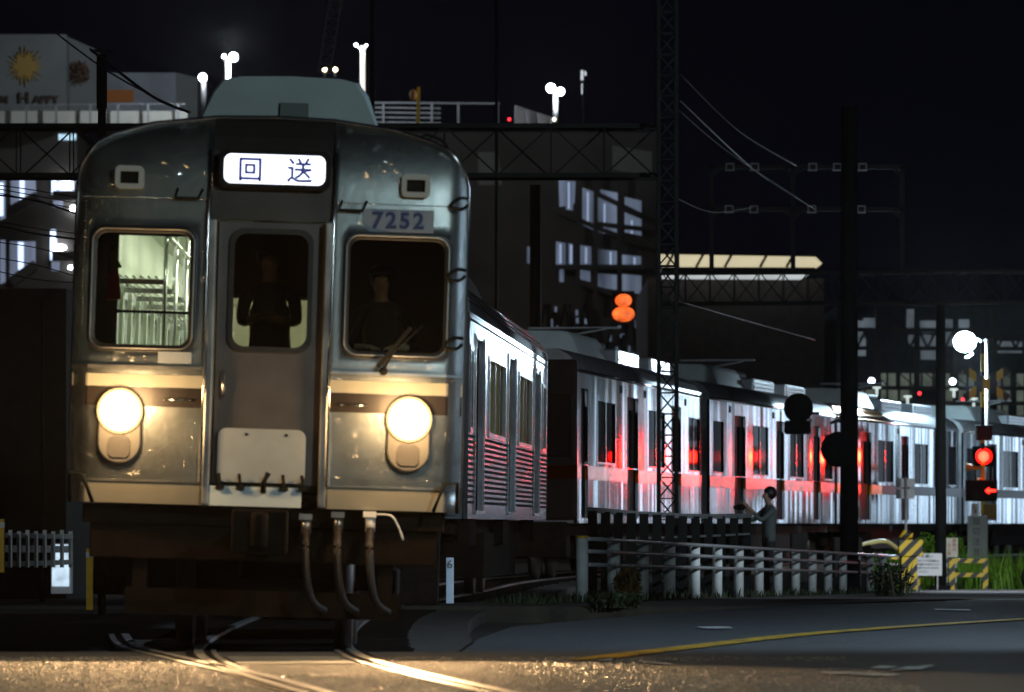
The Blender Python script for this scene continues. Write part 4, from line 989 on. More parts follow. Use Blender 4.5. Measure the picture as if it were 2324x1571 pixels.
notice('notice_board', 'white notice headed with a request in Japanese on a striped frame by the grass', 2072, 2138, 1256, 1307, 124, brd,
       (('\u304a\u9858\u3044', .085, 0, .86), ('\u8e0f\u5207\u5185\u3067\u306e\u5199\u771f\u64ae\u5f71\u306f', .055, -.03, .66), ('\u5217\u8eca\u904b\u884c\u306e\u59a8\u3052\u306b\u306a\u308a', .055, 0, .50), ('\u5371\u967a\u3067\u3059\u306e\u3067\u304a\u3084\u3081', .055, 0, .34), ('\u304f\u3060\u3055\u3044', .055, -.15, .18)), ink)
e_ = notice('warning_sign', 'cream sign with red and black vertical Japanese characters above the striped frame', 2145, 2174, 1221, 1265, 130, mat('notice_cream', (.68, .66, .52), .5),
       (('\u7dda', .10, .22, .85), ('\u8def', .10, .22, .62), ('\u5185', .10, .22, .39), ('\u7acb', .09, -.18, .62), ('\u5165', .09, -.18, .40), ('\u7981', .09, -.18, .18)), redink)
e_ = notice('tall_sign', 'tall white vertical sign with four grey Japanese characters beneath the crossing signal', 2196, 2241, 1170, 1268, 139, mat('tall_sign_white', (.40, .43, .43), .5),
       (('\u8e0f', .20, -.05, .85), ('\u5207', .20, -.05, .62), ('\u6ce8', .20, -.05, .38), ('\u610f', .20, -.05, .14)), mat('faded_ink', (.12, .12, .12), .7))
# sign seen from behind on a thin post
sb_ = W(2056, 1218, 128); sb_.z = gz(128); e_ = empty('road_sign', sb_, 'thin pole with two grey sign backs in front of the train', 'sign')
g = MB(); g.tube([(0, 0, 0), W(2056, 1082, 128)-sb_], .03, 10); g.build('pole', galv, e_)
g = MB()
for a, b in ((1086, 1106), (1110, 1132)): g.box(-.22, .20, .03, .045, (W(0, b, 128)-sb_).z, (W(0, a, 128)-sb_).z)
g.build('plates', mat('plate_back', (.30, .30, .31), .6, .3), e_)
# barrier machine
bb = W(2066, 1330, 122); bb.z = gz(122); e_ = empty('crossing_barrier', bb, 'yellow and black striped crossing barrier machine with raised bent arm', 'barrier')
g = MB(); tz_ = (W(0, 1225, 122)-bb).z; g.box(-.26, .26, -.2, .25, tz_-.36, tz_); g.box(-.20, .14, -.15, .2, 0, tz_-.36); g.tube([(-.17, 0, tz_), (-.10, 0, tz_+.12), (.05, 0, tz_+.09)], [.10, .11, .06], 10); g.build('machine', black_yellow, e_, bevel=.02)
g = MB(); g.tube(spline([W(2035, 1245, 121.6)-bb, W(2010, 1229, 120.5)-bb, W(1975, 1232, 119.3)-bb, W(1940, 1240, 118)-bb], 5), [.05]*11+[.04]*5, 10); g.build('barrier_arm', mat('arm_yellow', (.7, .62, .25), .4), e_)
e_ = empty('crossing_barrier', W(1930, 1258, 117), 'low black crossing machine with a pale arm behind the railing', 'barrier')
g = MB(); g.box(-.35, .25, 0, .5, -.5, .35); g.box(-1.2, -.85, .5, .9, -.6, .45); g.build('machine', black, e_, bevel=.04)
# striped frames
for a, b, d, lab in ((2084, 2160, 126, 'striped yellow and black frame behind the notice board'), (2138, 2236, 129, 'striped yellow and black tube frame right of the notice board')):
    c0 = W((a+b)/2, 1340, d); c0.z = gz(d); e_ = empty('tube_barricade', c0, lab, 'barrier frame'); tzz = W(0, 1268, d).z-c0.z; mz = W(0, 1300, d).z-c0.z; x0 = (W(a, 0, d)-c0).x; x1 = (W(b, 0, d)-c0).x
    g = MB(); g.bar((x0, 0, 0), (x0, 0, tzz), .12); g.bar((x1, 0, 0), (x1, 0, tzz), .12); g.bar((x0+.06, 0, tzz-.05), (x1-.06, 0, tzz-.05), .10); g.bar((x0+.06, 0, mz-.05), (x1-.06, 0, mz-.05), .10); g.build('frame', black_yellow, e_)
e_ = empty('tube_barricade', W(1995, 1262, 120), 'yellow striped guard tube behind the end of the railing', 'barrier frame')
g = MB(); g.bar((-.0, 0, 0), W(2040, 1268, 120)-W(1995, 1262, 120), .05); g.bar((.1, 0, -.5), W(2040, 1305, 120)-W(1995, 1262, 120), .09); g.bar((.1, 0, 0), (.1, 0, -.85), .07); g.build('tube', black_yellow, e_)
# street light
lb = Vector(((2238-1162)*146/12900, 146, gz(146))); e_ = empty('street_light', lb, 'bright white street lamp on a pole beside the crossing warning sign', 'street lamp')
g = MB(); g.tube([(0, 0, 0), (0, 0, (W(0, 770, 146)-lb).z)], .05, 10); hd = W(2190, 776, 146)-lb; g.tube([(0, 0, hd.z-.1), (-.2, 0, hd.z+.08), hd+Vector((.1, 0, .08))], .03, 8); g.build('pole', galv, e_)
g = MB(); g.ball(hd+Vector((0, 0, .08)), .20, (1.2, 1, .35)); hh = g.build('head', galv, e_)
g = MB(); g.ball(hd, .29, (1, 1, .9)); g.build('lens', mat('street_lamp_lens', (1, 1, 1), .3, emit=(.55, .82, 1), es=160), hh)
lamp('street_lamp_light', 'POINT', hd+Vector((0, -.40, -.30)), 3000, (.62, .85, 1), parent=e_, size=.2)
g = MB(); g.bar(W(2192, 812, 146)-lb, W(2208, 803, 146)-lb, .12, .04); g.build('reflector', white, e_)
# motorcycle at the right edge
mb_ = gpt(2340, 1352); mb_ = Vector((9.2*1.0*mb_.y/mb_.y, 0, 0)); mb_ = Vector(((2384-1162)*96/12900, 96, gz(96))); e_ = empty('motorcycle', mb_, 'dark parked motorcycle with chrome wheel cut off by the right edge', 'motorcycle')
for sx, nm in ((-.18, 'front_wheel'), (.95, 'rear_wheel')):
    g = MB(); pts = [(sx+.27*math.cos(R(a)), 0, .30+.27*math.sin(R(a))) for a in range(0, 361, 15)]; g.tube(pts, .045, 8, cap=False); wl = g.build(nm, rubber, e_)
    g = MB(); pts = [(sx+.22*math.cos(R(a)), 0, .30+.22*math.sin(R(a))) for a in range(0, 361, 15)]; g.tube(pts, .012, 6, cap=False); g.disc((sx, 0, .30), .10, 'y', .05)
    for k in range(6): g.bar((sx, 0, .3), (sx+.22*math.cos(k*1.047), 0, .3+.22*math.sin(k*1.047)), .015)
    g.build('rim', trim, wl)
g = MB(); g.bar((.0, 0, .75), (.95, 0, .62), .18, .16); g.ball((.25, 0, .80), .2, (1.3, .7, .7)); g.bar((.3, 0, .35), (.7, 0, .35), .22, .3); g.build('body', black, e_, bevel=.03)
g = MB(); g.tube([(-.18, 0, .3), (.06, 0, .95)], .03, 8); g.tube([(.0, -.35, 1.0), (.06, 0, .97), (.0, .35, 1.0)], .015, 8); g.ball((-.06, 0, .82), .08); g.build('fork', trim, e_)

# ------------------------------------------------------------------ person by the crossing
pp = Vector(((1745-1162)*95/12900, 95, gz(95)-.02))
pr_ = person('person', 'person in pale shirt standing behind the railing raising a camera towards the train', pp, R(-70), mat('pale_shirt', (.13, .16, .155), .8), mat('dark_trousers', (.03, .03, .035), .8),
       (((-.24, -.20, 1.20), (-.08, -.36, 1.42)), ((.22, -.22, 1.20), (.05, -.38, 1.42))), s=1.06)
cmr = Matrix.Rotation(R(-70), 4, 'Z'); q = pp+(cmr @ Vector((0, -.50, 1.50)))
e_ = empty('camera_in_hands', q, 'small black camera held up by the person behind the railing', 'camera', rz=R(-70))
g = MB(); g.box(-.07, .07, -.03, .03, -.05, .05); g.build('camera_body', black, e_, bevel=.008)
g = MB(); g.tube([(0, -.03, 0), (0, -.13, 0)], .035, 12); g.build('lens_barrel', black, e_)

# ------------------------------------------------------------------ plants
def tuft(mb, base, h, n, spread, lean=.35, wd=.014):
    for _ in range(n):
        a = random.uniform(0, 6.28); r = random.random()**.6*spread; b = Vector(base)+Vector((r*math.cos(a), r*math.sin(a), 0))
        hh = h*random.uniform(.5, 1.1); t = b+Vector((random.uniform(-lean, lean)*hh, random.uniform(-lean, lean)*hh, hh)); s_ = Vector((random.uniform(-1, 1), random.uniform(-1, 1), 0)).normalized()*wd
        m_ = (b+t)/2+Vector((0, 0, .1*hh)); mb.quad(b-s_, b+s_, m_+s_*.8, m_-s_*.8); mb.quad(m_-s_*.8, m_+s_*.8, t+s_*.1, t-s_*.1)
def leafy(mb, c, r, n, sz=.05):
    for _ in range(n):
        v_ = Vector((random.gauss(0, 1), random.gauss(0, 1), random.gauss(0, 1))).normalized()*(random.random()**.4)
        p = Vector(c)+Vector((v_.x*r[0], v_.y*r[1], v_.z*r[2])); a = Vector((random.gauss(0, 1), random.gauss(0, 1), random.gauss(0, 1))).normalized()*sz; b = a.cross(Vector((random.random(), random.random(), random.random()))).normalized()*sz*.6
        mb.quad(p-a, p-b, p+a, p+b)
g = MB()
for _ in range(420):
    px = random.uniform(1990, 2420); d = random.uniform(131, 142); x = (px-1162)*d/12900
    tuft(g, (x, d, gz(d)-.02), random.uniform(.45, .95), 9, .18, .3, .016)
o = g.build('grass', leaf); o['kind'] = 'stuff'; o['label'] = 'tall green grass lit beside the crossing'
for px, d, hh, r_x, lab in ((2165, 136, 1.15, .3, 'weedy clump standing above the striped frames'), (2100, 134, 1.2, .28, 'round green shrub behind the barrier machine')):
    x = (px-1162)*d/12900; e_ = empty('shrub', (x, d, gz(d)), lab, 'shrub'); g = MB(); leafy(g, (0, 0, hh*.7), (r_x, r_x, hh*.45), 420, .04); g.build('foliage', leaf, e_); g = MB(); g.tube([(0, 0, 0), (0, 0, hh*.8)], .02, 6); g.build('stem', straw, e_)
for px, py, hx, hh, d, m_, lab in ((2022, 1372, .35, .55, 88, leaf_d, 'dark leafy bush at the far end of the pipe railing'), (1395, 1402, .32, .16, 60, leaf_d, 'low dark clump of weeds at the road edge'), (1425, 1368, .18, .42, 70.5, straw, 'dry brownish weed growing through the railing near its first posts')):
    x = (px-1162)*d/12900; e_ = empty('bush', (x, d, gz(d)), lab, 'bush'); g = MB(); leafy(g, (0, 0, hh*.5), (hx, hx, hh*.5), 500, .035); tuft(g, (0, 0, 0), hh*1.1, 60, hx*.8); g.build('foliage', m_, e_); g = MB(); g.tube([(0, 0, -.05), (.02, 0, hh*.6)], .015, 6); g.build('stem', straw, e_)
g = MB()
for _ in range(260):
    t = random.uniform(-.15, 1.05); p = fpos(t); tuft(g, (p.x+random.uniform(-.3, .5), p.y, gz(p.y)), random.uniform(.05, .18), 8, .2, .4, .01)
g.build('verge_grass', leaf_d)['kind'] = 'stuff'

# ------------------------------------------------------------------ buildings behind
def quadprism(mb, pts, d0, d1):
    A = [W(x, y_, d0) for x, y_ in pts]; B = [v_+Vector((0, d1-d0, 0)) for v_ in A]
    bm = mb.bm; a = [bm.verts.new(q) for q in A]; b = [bm.verts.new(q) for q in B]; n = len(a); bm.faces.new(a); bm.faces.new(b[::-1])
    for i in range(n): bm.faces.new([a[i], a[(i+1) % n], b[(i+1) % n], b[i]])
def rel(o, root):
    o.parent = root; o.location = -root.location
def block(name, label, cat, d, px0, px1, py_top, depth, m, py_bot=None):
    a = W(px0, py_top, d); b = W(px1, py_top, d); z0 = gz(d)-1 if py_bot is None else W(0, py_bot, d).z
    root = empty(name, ((a.x+b.x)/2, d, z0), label, cat); g = MB(); g.box(a.x, b.x, d, d+depth, z0, a.z); rel(g.build('walls', m, root), root); return root
lit = mat('lit_deck_interior', (.3, .32, .4), .8, emit=(.30, .36, .52), es=.42, var=.45, vscale=.9, stretch=(1, 1, .15))
litw = mat('lit_deck_bright', (.7, .8, 1), .8, emit=(.55, .70, 1), es=1.8)
DG = 260
# left wing of the parking garage
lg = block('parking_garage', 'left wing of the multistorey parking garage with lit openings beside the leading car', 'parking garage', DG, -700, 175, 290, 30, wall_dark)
g = MB()
openings_l = [((24, 402), (80, 402), (82, 445), (24, 470)), ((0, 402), (12, 402), (12, 495), (0, 500)), ((22, 548), (80, 548), (80, 600), (22, 630)), ((0, 545), (12, 545), (12, 640), (0, 645)), ((120, 402), (168, 402), (168, 440), (120, 440)), ((120, 450), (142, 450), (142, 470), (120, 470)), ((117, 590), (135, 590), (135, 615), (117, 615)), ((118, 540), (130, 540), (130, 575), (118, 575))]
for q in openings_l:
    g = MB(); quadprism(g, q, DG-.05, DG+.05); rel(g.build('opening', lit, lg), lg)
for x, y0, y1, wd in ((50, 402, 462, 5), (122, 403, 440, 5), (120, 522, 590, 6), (47, 550, 612, 6), (2, 415, 490, 5)):
    g = MB(); quadprism(g, ((x-wd, y0), (x+wd, y0), (x+wd, y1), (x-wd, y1)), DG-.08, DG+.02); rel(g.build('stair_light', litw, lg), lg)
for x, y_ in ((148, 422), (136, 562), (160, 607), (167, 473)):
    g = MB(); c = W(x, y_, DG-.3); g.ball(c, .16 if y_ < 600 else .1, (1.8 if y_ in (422, 562) else 1, .6, .8)); rel(g.build('deck_light', e_white, lg), lg)
for p, q in (((25, 478), (85, 445)), ((25, 640), (82, 600)), ((120, 444), (175, 444)), ((118, 582), (175, 582))):
    g = MB(); g.bar(W(*p, DG-.3), W(*q, DG-.3), .15, .45); rel(g.build('ramp_beam', wall_dark, lg), lg)
g = MB(); quadprism(g, ((133, 304), (172, 304), (172, 318), (133, 318)), DG-.1, DG); rel(g.build('mesh_window', mat('mesh_lit', (.5, .6, .7), .6, emit=(.4, .6, .75), es=1.3, var=.6, vscale=6), lg), lg)
# white rooftop building with sign
wb = block('rooftop_building', 'white rooftop building with faded sun emblem and lettering at upper left', 'building', 256, -300, 150, 78, 12, wall_white, 282)
g = MB(); quadprism(g, ((150, 82), (218, 112), (218, 282), (150, 282)), 258, 264); rel(g.build('side_wing', wall_white, wb), wb)
emb = MB(); cc = W(57, 150, 255.8)
pts = []
for k in range(48):
    a = k/48*6.283; r_ = (.42 if k % 2 else .80)+.10*math.sin(k*2.3); pts.append((cc.x+r_*math.cos(a), cc.z+r_*1.05*math.sin(a)))
emb.prism(pts, 'y', 255.9, 255.98); rel(emb.build('sun_emblem', mat('faded_ochre', (.34, .22, .05), .8), wb), wb)
for s_, px, sz in (('UN', 2, .42), ('H', 54, .66), ('APPY', 105, .44)):
    t = text('lettering', s_, sz*1.12, W(px, 227 if sz < .6 else 224, 255.9), mat('dark_sign_ink', (.05, .03, .02), .7), None, ext=.03, offset=.015); t.parent = wb; t.location = t.location-wb.location
g = MB(); leafy(g, W(182, 165, 257.5), (.45, .1, .55), 260, .10); rel(g.build('wall_mural', mat('mural_brown', (.12, .06, .035), .8), wb), wb)
wb2 = block('rooftop_building', 'low pale rooftop building with an orange panel left of the roof unit', 'building', 262, 222, 400, 165, 9, mat('grey_render', (.26, .28, .30), .85, var=.2, vscale=.6), 284)
g = MB(); quadprism(g, ((400, 165), (448, 176), (448, 284), (400, 284)), 262.5, 268); rel(g.build('side_wing', wall_white, wb2), wb2)
g = MB(); quadprism(g, ((236, 204), (303, 204), (303, 232), (236, 232)), 261.9, 262); rel(g.build('orange_panel', mat('orange_panel', (.45, .14, .02), .7), wb2), wb2)
pw = block('parapet_wall', 'pale concrete parapet wall of the garage roof behind the leading car', 'wall', 250, -300, 425, 252, .4, mat('parapet', (.46, .45, .38), .85, var=.1, vscale=.5), 290)
rf = empty('roof_fence', W(200, 284, 249), 'thin post fence along the parapet at upper left', 'fence')
for k, x in enumerate((-15, 60, 127, 205, 268, 336, 404)):
    g = MB(); g.bar(W(x, 286, 249.5)-rf.location, W(x, 236, 249.5)-rf.location, .09); g.build('post', galv, rf)
g = MB(); g.bar(W(-60, 238, 249.5)-rf.location, W(420, 236, 249.5)-rf.location, .04); g.build('rail', galv, rf)
# middle garage
mg = block('parking_garage', 'dark main block of the multistorey garage with slanting ramp openings above the corrugated car', 'parking garage', DG, 845, 1490, 300, 35, wall_dark)
op_m = [((1268, 408), (1306, 412), (1304, 462), (1270, 470)), ((1284, 410), (1300, 412), (1300, 478), (1284, 476)), ((1322, 426), (1349, 436), (1349, 524), (1322, 510)), ((1357, 444), (1400, 464), (1400, 535), (1357, 527)), ((1362, 430), (1402, 438), (1402, 462), (1364, 444)), ((1418, 447), (1456, 456), (1456, 486), (1418, 476)), ((1418, 482), (1456, 498), (1456, 535), (1418, 527)),
        ((1262, 548), (1284, 552), (1284, 600), (1262, 602)), ((1290, 552), (1300, 554), (1300, 600), (1290, 600)), ((1314, 556), (1342, 560), (1342, 600), (1314, 600)), ((1354, 565), (1400, 570), (1400, 602), (1354, 602)), ((1410, 578), (1455, 582), (1455, 602), (1410, 602)), ((1316, 612), (1340, 616), (1340, 640), (1316, 634)), ((1356, 620), (1400, 624), (1400, 658), (1356, 652)), ((1412, 622), (1456, 626), (1456, 668), (1412, 660)),
        ((1196, 560), (1208, 560), (1208, 598), (1196, 598)), ((1270, 610), (1280, 610), (1280, 640), (1270, 640))]
lit2 = mat('lit_deck_soft', (.2, .23, .3), .8, emit=(.19, .24, .34), es=.40, var=.75, vscale=.9, stretch=(1, 1, .15))
for q in op_m:
    g = MB(); quadprism(g, q, DG-.05, DG+.05); rel(g.build('opening', lit2, mg), mg)
g = MB()
for p, q in (((1260, 478), (1462, 560)), ((1355, 440), (1462, 492)), ((1350, 508), (1460, 520)), ((1260, 606), (1462, 606)), ((1310, 640), (1462, 690))): g.bar(W(*p, DG-.4), W(*q, DG-.4), .2, .22)
for x in (1312, 1352, 1407): g.bar(W(x, 400, DG-.5), W(x, 700, DG-.5), .2, .12)
rel(g.build('frame_beams', wall_dark, mg), mg)
mesh_m = mat('mesh_screen', (.16, .15, .13), .7, var=.3, vscale=14)
for q in (((1085, 345), (1130, 345), (1140, 420), (1085, 420)), ((1390, 330), (1480, 345), (1480, 400), (1390, 385))):
    g = MB(); quadprism(g, q, DG-.06, DG); rel(g.build('mesh_screen', mesh_m, mg), mg)
for x, y0, y1 in ((1291, 414, 474), (1334, 436, 512), (1372, 462, 530), (1434, 500, 530), (1296, 556, 598), (1330, 562, 598), (1386, 572, 600), (1440, 584, 600), (1272, 554, 598)):
    g = MB(); quadprism(g, ((x-2, y0), (x+2, y0), (x+2, y1), (x-2, y1)), DG-.09, DG+.02); rel(g.build('stair_light', mat('dim_stair_light', (.6, .7, .9), .8, emit=(.5, .62, .9), es=.55), mg), mg)
# small lit windows in the lower garage
for _ in range(34):
    g = MB(); x = random.uniform(1240, 1470); y_ = random.uniform(690, 800); w_, h_ = random.uniform(2, 7), random.uniform(6, 22); quadprism(g, ((x, y_), (x+w_, y_), (x+w_, y_+h_), (x, y_+h_)), DG-.05, DG+.02); rel(g.build('lit_window', lit2, mg), mg)
g = MB()
for _ in range(14):
    x = random.uniform(1235, 1480); g.bar(W(x, 690, DG-.5), W(x+random.uniform(-30, 30), 800, DG-.5), .12)
rel(g.build('stair_trusses', dark_steel, mg), mg)
# roof fence of garage and rail panels
rf2 = empty('roof_fence', W(1000, 285, 250), 'slatted fence along the garage roof right of the roof unit', 'fence')
for k, x in enumerate((870, 980, 1040, 1130, 1170, 1196, 1222, 1250)):
    g = MB(); g.bar(W(x, 292, 249.5)-rf2.location, W(x, 232 if x < 1135 else 232+(x-1135)*.3, 249.5)-rf2.location, .09); g.build('post', galv, rf2)
for k in range(5):
    yy = 233+k*11; g = MB(); g.bar(W(848, yy, 249.6)-rf2.location, W(1000 if k else 1135, yy+2, 249.6)-rf2.location, .05, .07); g.build('slat', galv, rf2)
g = MB(); quadprism(g, ((1168, 238), (1258, 268), (1258, 288), (1168, 288)), 250.2, 250.4); rel(g.build('solid_panel', mat('fence_panel', (.35, .33, .30), .8), rf2), rf2)
# convex mirror on yellow pole
yb = W(948, 290, 240); e_ = empty('convex_mirror', yb, 'orange round convex mirror on a yellow pole on the garage roof', 'mirror')
g = MB(); g.bar((0, 0, 0), W(950, 198, 240)-yb, .13); g.build('pole', yellow, e_)
g = MB(); g.ball(W(938, 216, 239.6)-yb, .22, (.7, .3, 1.1)); g.build('mirror_shell', mat('mirror_orange', (.75, .30, .06), .4), e_)
# roof lamps
def rooftop_lamp(label, px, py, d, heads, energy=700, base_py=288, nm='lamp_post', h=.17):
    b_ = W(px, base_py, d); e_ = empty(nm, b_, label, 'lamp post'); tp = W(px, py+6, d)-b_
    g = MB(); g.tube([(0, 0, 0), tp], .10, 10); g.build('pole', white, e_)
    for dx, dy, s_ in heads:
        c = W(px+dx, py+dy, d-.3)-b_; g = MB(); g.bar(Vector((0, 0, tp.z)), c+Vector((0, .3, 0)), .05); g.ball(c+Vector((0, .12, .05)), h*s_, (1.1, .7, .8)); hd_ = g.build('lamp_head', galv, e_)
        g = MB(); g.ball(c, h*s_, (1, .6, 1)); g.build('lens', mat('floodlight_lens', (1, 1, 1), .3, emit=(.80, .86, 1), es=30), hd_)
    if energy: lamp('lamp_light', 'POINT', tp+Vector((0, -.8, .4)), energy, cool, parent=e_, size=.3)
    return e_
rooftop_lamp('rooftop lamp post with two bright round heads above the middle garage', 1261, 200, 240, ((-11, 0, 1.1), (11, 8, .95)), 500)
rooftop_lamp('rooftop lamp post with one bright head left of the roof unit', 518, 128, 245, ((12, 2, 1.1), (-10, 0, .45)), 2200)
rooftop_lamp('small bright lamp touching the left shoulder of the roof unit', 462, 174, 235, ((-2, 2, 1.0),), 0)
rooftop_lamp('slim glowing lamp post with a small cross arm right of the roof unit', 823, 112, 245, ((-15, -10, .35), (8, -9, .25)), 300)
e_ = empty('glowing_pole', W(823, 212, 244), 'short white pole with lamplight painted on under the small cross arm', 'pole'); g = MB(); g.tube([(0, 0, .1), W(823, 104, 244)-W(823, 212, 244)], .10, 10); g.build('shaft', mat('emissive_white_pole', (.9, .9, .85), .5, emit=(1, .95, .8), es=1.2), e_)  # lamplight on the pole put in as emission
for x, lab in ((737, 'left small warm lamp on the roof unit skyline'), (761, 'right small warm lamp on the roof unit skyline')):
    e_ = empty('roof_lamp', W(x, 175, 240), lab, 'lamp'); g = MB(); g.tube([(0, 0, 0), W(x, 160, 240)-W(x, 175, 240)], .04, 8); g.build('stem', galv, e_); g = MB(); g.ball(W(x, 158, 240)-W(x, 175, 240), .09); g.build('bulb', mat('warm_bulb', (1, 1, 1), .4, emit=(1, .85, .5), es=10), e_)
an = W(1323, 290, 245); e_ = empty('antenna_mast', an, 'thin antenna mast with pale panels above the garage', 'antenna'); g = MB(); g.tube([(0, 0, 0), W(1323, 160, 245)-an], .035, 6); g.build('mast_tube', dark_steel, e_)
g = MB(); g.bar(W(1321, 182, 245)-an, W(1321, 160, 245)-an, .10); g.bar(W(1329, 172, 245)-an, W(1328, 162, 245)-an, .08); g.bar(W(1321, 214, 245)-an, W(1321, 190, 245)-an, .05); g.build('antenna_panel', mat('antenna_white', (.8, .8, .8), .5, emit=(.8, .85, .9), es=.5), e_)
def bulb(nm, label, px, py, d, r, m_, arm=(0, 8)):
    b_ = W(px+arm[0], py+arm[1], d); e_ = empty(nm, b_, label, 'lamp'); g = MB(); g.bar((0, .05, 0), W(px, py, d)-b_+Vector((0, .1, 0)), .05); g.build('bracket', black, e_); g = MB(); g.ball(W(px, py, d)-b_, r, (1, .6, 1)); g.build('bulb', m_, e_)
bulb('warning_lamp', 'tiny red lamp on the garage roof', 1156, 271, 248, .06, mat('tiny_red', (1, .1, .1), .4, emit=(1, .02, .03), es=5))
bulb('roof_lamp', 'tiny white lamp under the two-headed lamp post', 1258, 271, 238, .08, mat('tiny_white', (1, 1, 1), .4, emit=(1, 1, .8), es=3))
bulb('roof_lamp', 'tiny warm lamp in the dark garage wall', 1214, 657, 250, .05, mat('tiny_warm', (1, 1, 1), .4, emit=(1, .8, .4), es=4))
# orange railway signal
so = W(1415, 760, 165); e_ = empty('railway_signal', so, 'signal with two glowing orange lights one above the other over the orange-striped train', 'signal')
g = MB(); g.tube([(0, .1, -6), (0, .1, 0)], .06, 8); g.box(-.32, .32, .05, .25, (W(0, 738, 165)-so).z, (W(0, 660, 165)-so).z); g.build('housing', black, e_, bevel=.04)
am = mat('amber_lens', (1, .4, .1), .4, emit=(1, .13, .02), es=1.2, var=.75, vscale=3)
g = MB(); g.ball(W(1415, 682, 164.8)-so, .25, (1.0, .3, .75)); g.build('upper_light', am, e_)
g = MB(); g.ball(W(1415, 713, 164.8)-so, .33, (1.02, .3, .68)); g.build('lower_light', am, e_)
# dark building centre right with lit canopy
db = block('dark_building', 'unlit brown building below the glowing canopy', 'building', 215, 1470, 1870, 632, 20, mat('brown_wall', (.055, .045, .04), .9, var=.2))
cn = empty('lit_canopy', W(1680, 632, 214), 'long glowing cream canopy with slanted mullions on the dark building', 'canopy')
g = MB(); quadprism(g, ((1500, 576), (1850, 582), (1866, 598), (1848, 610), (1500, 606)), 213.6, 216); rel(g.build('upper_panel', mat('canopy_glow', (.8, .75, .6), .6, emit=(.78, .68, .44), es=.78, var=.08, vscale=.7), cn), cn)
g = MB(); quadprism(g, ((1500, 616), (1846, 616), (1820, 632), (1500, 630)), 213.8, 216); rel(g.build('lower_panel', mat('canopy_white', (.8, .85, .9), .6, emit=(.62, .68, .70), es=.72, var=.15, vscale=1.5), cn), cn)
g = MB()
for x in (1512, 1580, 1645, 1725, 1785): g.bar(W(x, 606, 213.3), W(x+18, 574, 213.3), .10)
g.bar(W(1500, 611, 213.4), W(1850, 612, 213.4), .12, .16); g.bar(W(1496, 574, 213.4), W(1850, 580, 213.4), .12, .10); rel(g.build('mullions', dark_steel, cn), cn)
# right: steel parking deck
rg = block('steel_parking_deck', 'dimly lit steel parking deck with trusses at far right behind the train', 'parking deck', 225, 1900, 2600, 695, 25, mat('deck_back', (.035, .045, .06), .9, var=.2))
pan = mat('deck_panel_glow', (.22, .23, .25), .8, emit=(.16, .20, .23), es=.42, var=.5, vscale=.8)  # lamplight on the wall panels put in as faint emission
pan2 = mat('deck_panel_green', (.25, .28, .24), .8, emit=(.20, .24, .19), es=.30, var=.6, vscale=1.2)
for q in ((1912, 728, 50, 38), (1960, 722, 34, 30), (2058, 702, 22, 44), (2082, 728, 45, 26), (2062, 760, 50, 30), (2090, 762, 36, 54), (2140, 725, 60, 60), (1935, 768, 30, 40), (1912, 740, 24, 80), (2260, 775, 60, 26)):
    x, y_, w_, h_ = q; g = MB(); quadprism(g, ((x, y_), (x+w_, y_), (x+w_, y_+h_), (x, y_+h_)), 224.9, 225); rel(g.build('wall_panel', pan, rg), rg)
for x in range(1912, 2324, 44):
    for y_, h_ in ((846, 34), (884, 30), (918, 26)):
        if random.random() < .85:
            w_ = random.uniform(22, 38); g = MB(); quadprism(g, ((x, y_), (x+w_, y_), (x+w_, y_+h_), (x, y_+h_)), 224.9, 225); rel(g.build('deck_opening', pan2, rg), rg)
g = MB()
for yy in (748, 790, 842, 880, 914, 946): g.bar(W(1900, yy, 224), W(2400, yy+2, 224), .10, .16)
for x in range(1910, 2330, 26): g.bar(W(x, 842, 224.2), W(x, 960, 224.2), .08)
for x in range(1905, 2330, 40): g.bar(W(x, 790, 224.3), W(x+20, 748, 224.3), .10); g.bar(W(x+20, 748, 224.1), W(x+40, 790, 224.1), .10)
for x in range(1905, 2330, 88): g.bar(W(x, 700, 224.4), W(x, 960, 224.4), .22)
for x in range(1920, 2330, 60): g.bar(W(x, 846, 223.9), W(x+40, 880, 223.9), .05)
rel(g.build('steel_frame', mat('deck_steel', (.03, .035, .035), .7), rg), rg)
g = MB()
for x, y_ in ((1990, 880), (2165, 884), (1925, 862), (2060, 900), (2210, 905), (2250, 860), (1970, 930), (2170, 940), (2110, 925)):
    g = MB(); g.bar(W(x-9, y_, 223.6), W(x+9, y_, 223.6), .05, .07); g.bar(W(x, y_, 223.6), W(x, y_+18, 223.6), .09)
    rel(g.build('tube_light', mat('tube_light_glow', (1, 1, 1), .5, emit=(.75, .9, .85), es=.9), rg), rg)
bulb('deck_lamp', 'left small bluish lamp on the steel parking deck', 1978, 865, 222, .13, mat('blue_white_bulb', (1, 1, 1), .4, emit=(.7, .75, 1), es=9), (0, 14))
bulb('deck_lamp', 'right small bluish lamp on the steel parking deck, left of the crossbuck', 2162, 866, 222, .13, MATS['blue_white_bulb'], (0, 14))
bulb('warning_lamp', 'tiny red lamp low on the steel parking deck', 2087, 893, 222, .06, MATS['tiny_red'])
bulb('warning_lamp', 'tiny red lamp beside the crossing sign on the parking deck', 2186, 906, 222, .06, MATS['tiny_red'])
# low shed at left behind the fence
block('trackside_shed', 'low dark shed at the far left beneath the lit garage', 'shed', 120, -400, 150, 655, 10, mat('shed_wall', (.016, .013, .011), .9, var=.3))

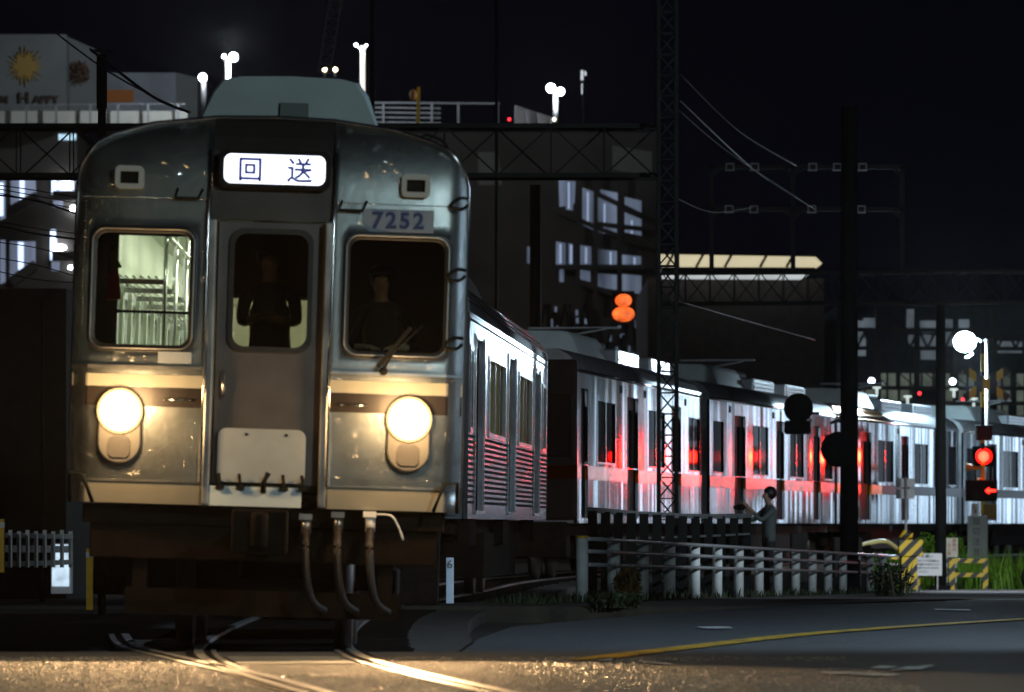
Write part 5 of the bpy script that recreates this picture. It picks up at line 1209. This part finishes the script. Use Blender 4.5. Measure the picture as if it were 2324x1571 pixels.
# ------------------------------------------------------------------ street lamps out of the frame that light the crossing
def unseen_lamp(label, x, y, h, arm, energy, col, size=.2, target=None, cone=90):
    e_ = empty('unseen_lamp', (x, y, gz(y)), label, 'street lamp')
    g = MB(); g.tube([(0, 0, 0), (0, 0, h-.4), (arm*.3, 0, h), (arm, 0, h+.1)], [.09, .07, .05, .04], 10); g.build('pole', galv, e_)
    g = MB(); g.ball((arm, 0, h+.08), .22, (1.5, .8, .4)); hd_ = g.build('head', galv, e_)
    g = MB(); g.ball((arm, 0, h-.0), .17, (1.4, .8, .45)); g.build('lens', e_white, hd_)
    lamp('lamp_light', 'SPOT', (arm, 0, h-.22), energy, col, target=(target[0]-x+0, target[1]-y, target[2]-gz(y)), parent=e_, size=size, spot=cone, blend=.6); return e_
unseen_lamp('roadside lamp right of the camera lighting the leading car', 9.0, 20.0, 8.2, -1.8, 3700, (.70, .91, .94), target=(-.2, 40, 1.5), cone=84)
unseen_lamp('roadside lamp beyond the right edge of the view near the railing', 15.5, 74.0, 7.0, -1.2, 4500, (.72, .86, 1.0), target=(5, 92, 0), cone=90)
unseen_lamp('added unseen lamp past the right edge, brightening the crossing equipment', 15.8, 104.0, 6.5, -.8, 9500, (.86, .93, 1.0), target=(9.7, 119, -.6), cone=42)  # put in to brighten the signs and pavement by the crossing
unseen_lamp('added unseen lamp past the right edge, level with the front of the leading car', 12.5, 41.5, 5.0, -1.4, 4600, (.60, .80, 1.0), target=(2.2, 47, 0), cone=94)  # put in for the car's bright edge and the bluish road
unseen_lamp('tall lamp beyond the right edge lighting the commuter cars', 19.5, 122.0, 6.0, -1.2, 350, (.86, .92, 1.0), target=(9, 135, 0), cone=120)
unseen_lamp('second tall lamp beyond the right edge lighting the commuter cars', 26.0, 150.0, 6.0, -1.2, 350, (.86, .92, 1.0), target=(12, 160, 0), cone=120)

# unseen shop inferred from reflections; window slits spaced to streak the train
unseen_lamp('added unseen lamp past the left edge, brightening the picket fence', -12.5, 66.0, 5.0, .8, 700, (.85, .92, 1.0), target=(-6.8, 80, .5), cone=50)  # put in to brighten pickets that the train keeps in shadow
sh0 = Vector((18.6, 190, gz(190))); shop = empty('unseen_shop', sh0, 'unseen low shop past the right edge, lit slits set to streak the train', 'shop')
g = MB(); g.box(0, 22, .4, 12, 0, 7.2); g.box(-.1, 22.1, 0, .4, 6.5, 7.4); g.build('walls', wall_white, shop)
for a, b in ((1.6, 2.0), (4.2, 4.5), (4.9, 5.3), (5.6, 6.1), (6.9, 7.0), (7.7, 7.8), (9.6, 10.0), (10.5, 10.9), (11.5, 11.7), (12.8, 13.1)):
    g = MB(); g.box(a, b, .30, .38, 1.4, 6.2); g.build('window', mat('shop_window_glow', (.8, .9, 1), .5, emit=(.60, .80, 1), es=3.4), shop)
    g = MB(); g.ring([(a-.06, 1.34), (b+.06, 1.34), (b+.06, 6.26), (a-.06, 6.26)], [(a, 1.4), (b, 1.4), (b, 6.2), (a, 6.2)], 'y', .25, .395); g.build('window_frame', dark_steel, shop)

# ------------------------------------------------------------------ thin haze added to imitate camera glare around the lamps
hz = MB(); hz.box(-160, 160, -45, 330, -2, 45); hm = bpy.data.materials.new('glare_haze'); hm.use_nodes = True; n = hm.node_tree; n.nodes.clear()
o_ = n.nodes.new("ShaderNodeOutputMaterial"); pv = n.nodes.new("ShaderNodeVolumePrincipled"); pv.inputs["Density"].default_value = .00003; pv.inputs["Anisotropy"].default_value = .9
pv.inputs["Color"].default_value = (.9, .9, .9, 1); n.links.new(pv.outputs[0], o_.inputs["Volume"])
h_ = hz.build('haze', hm); h_['kind'] = 'stuff'
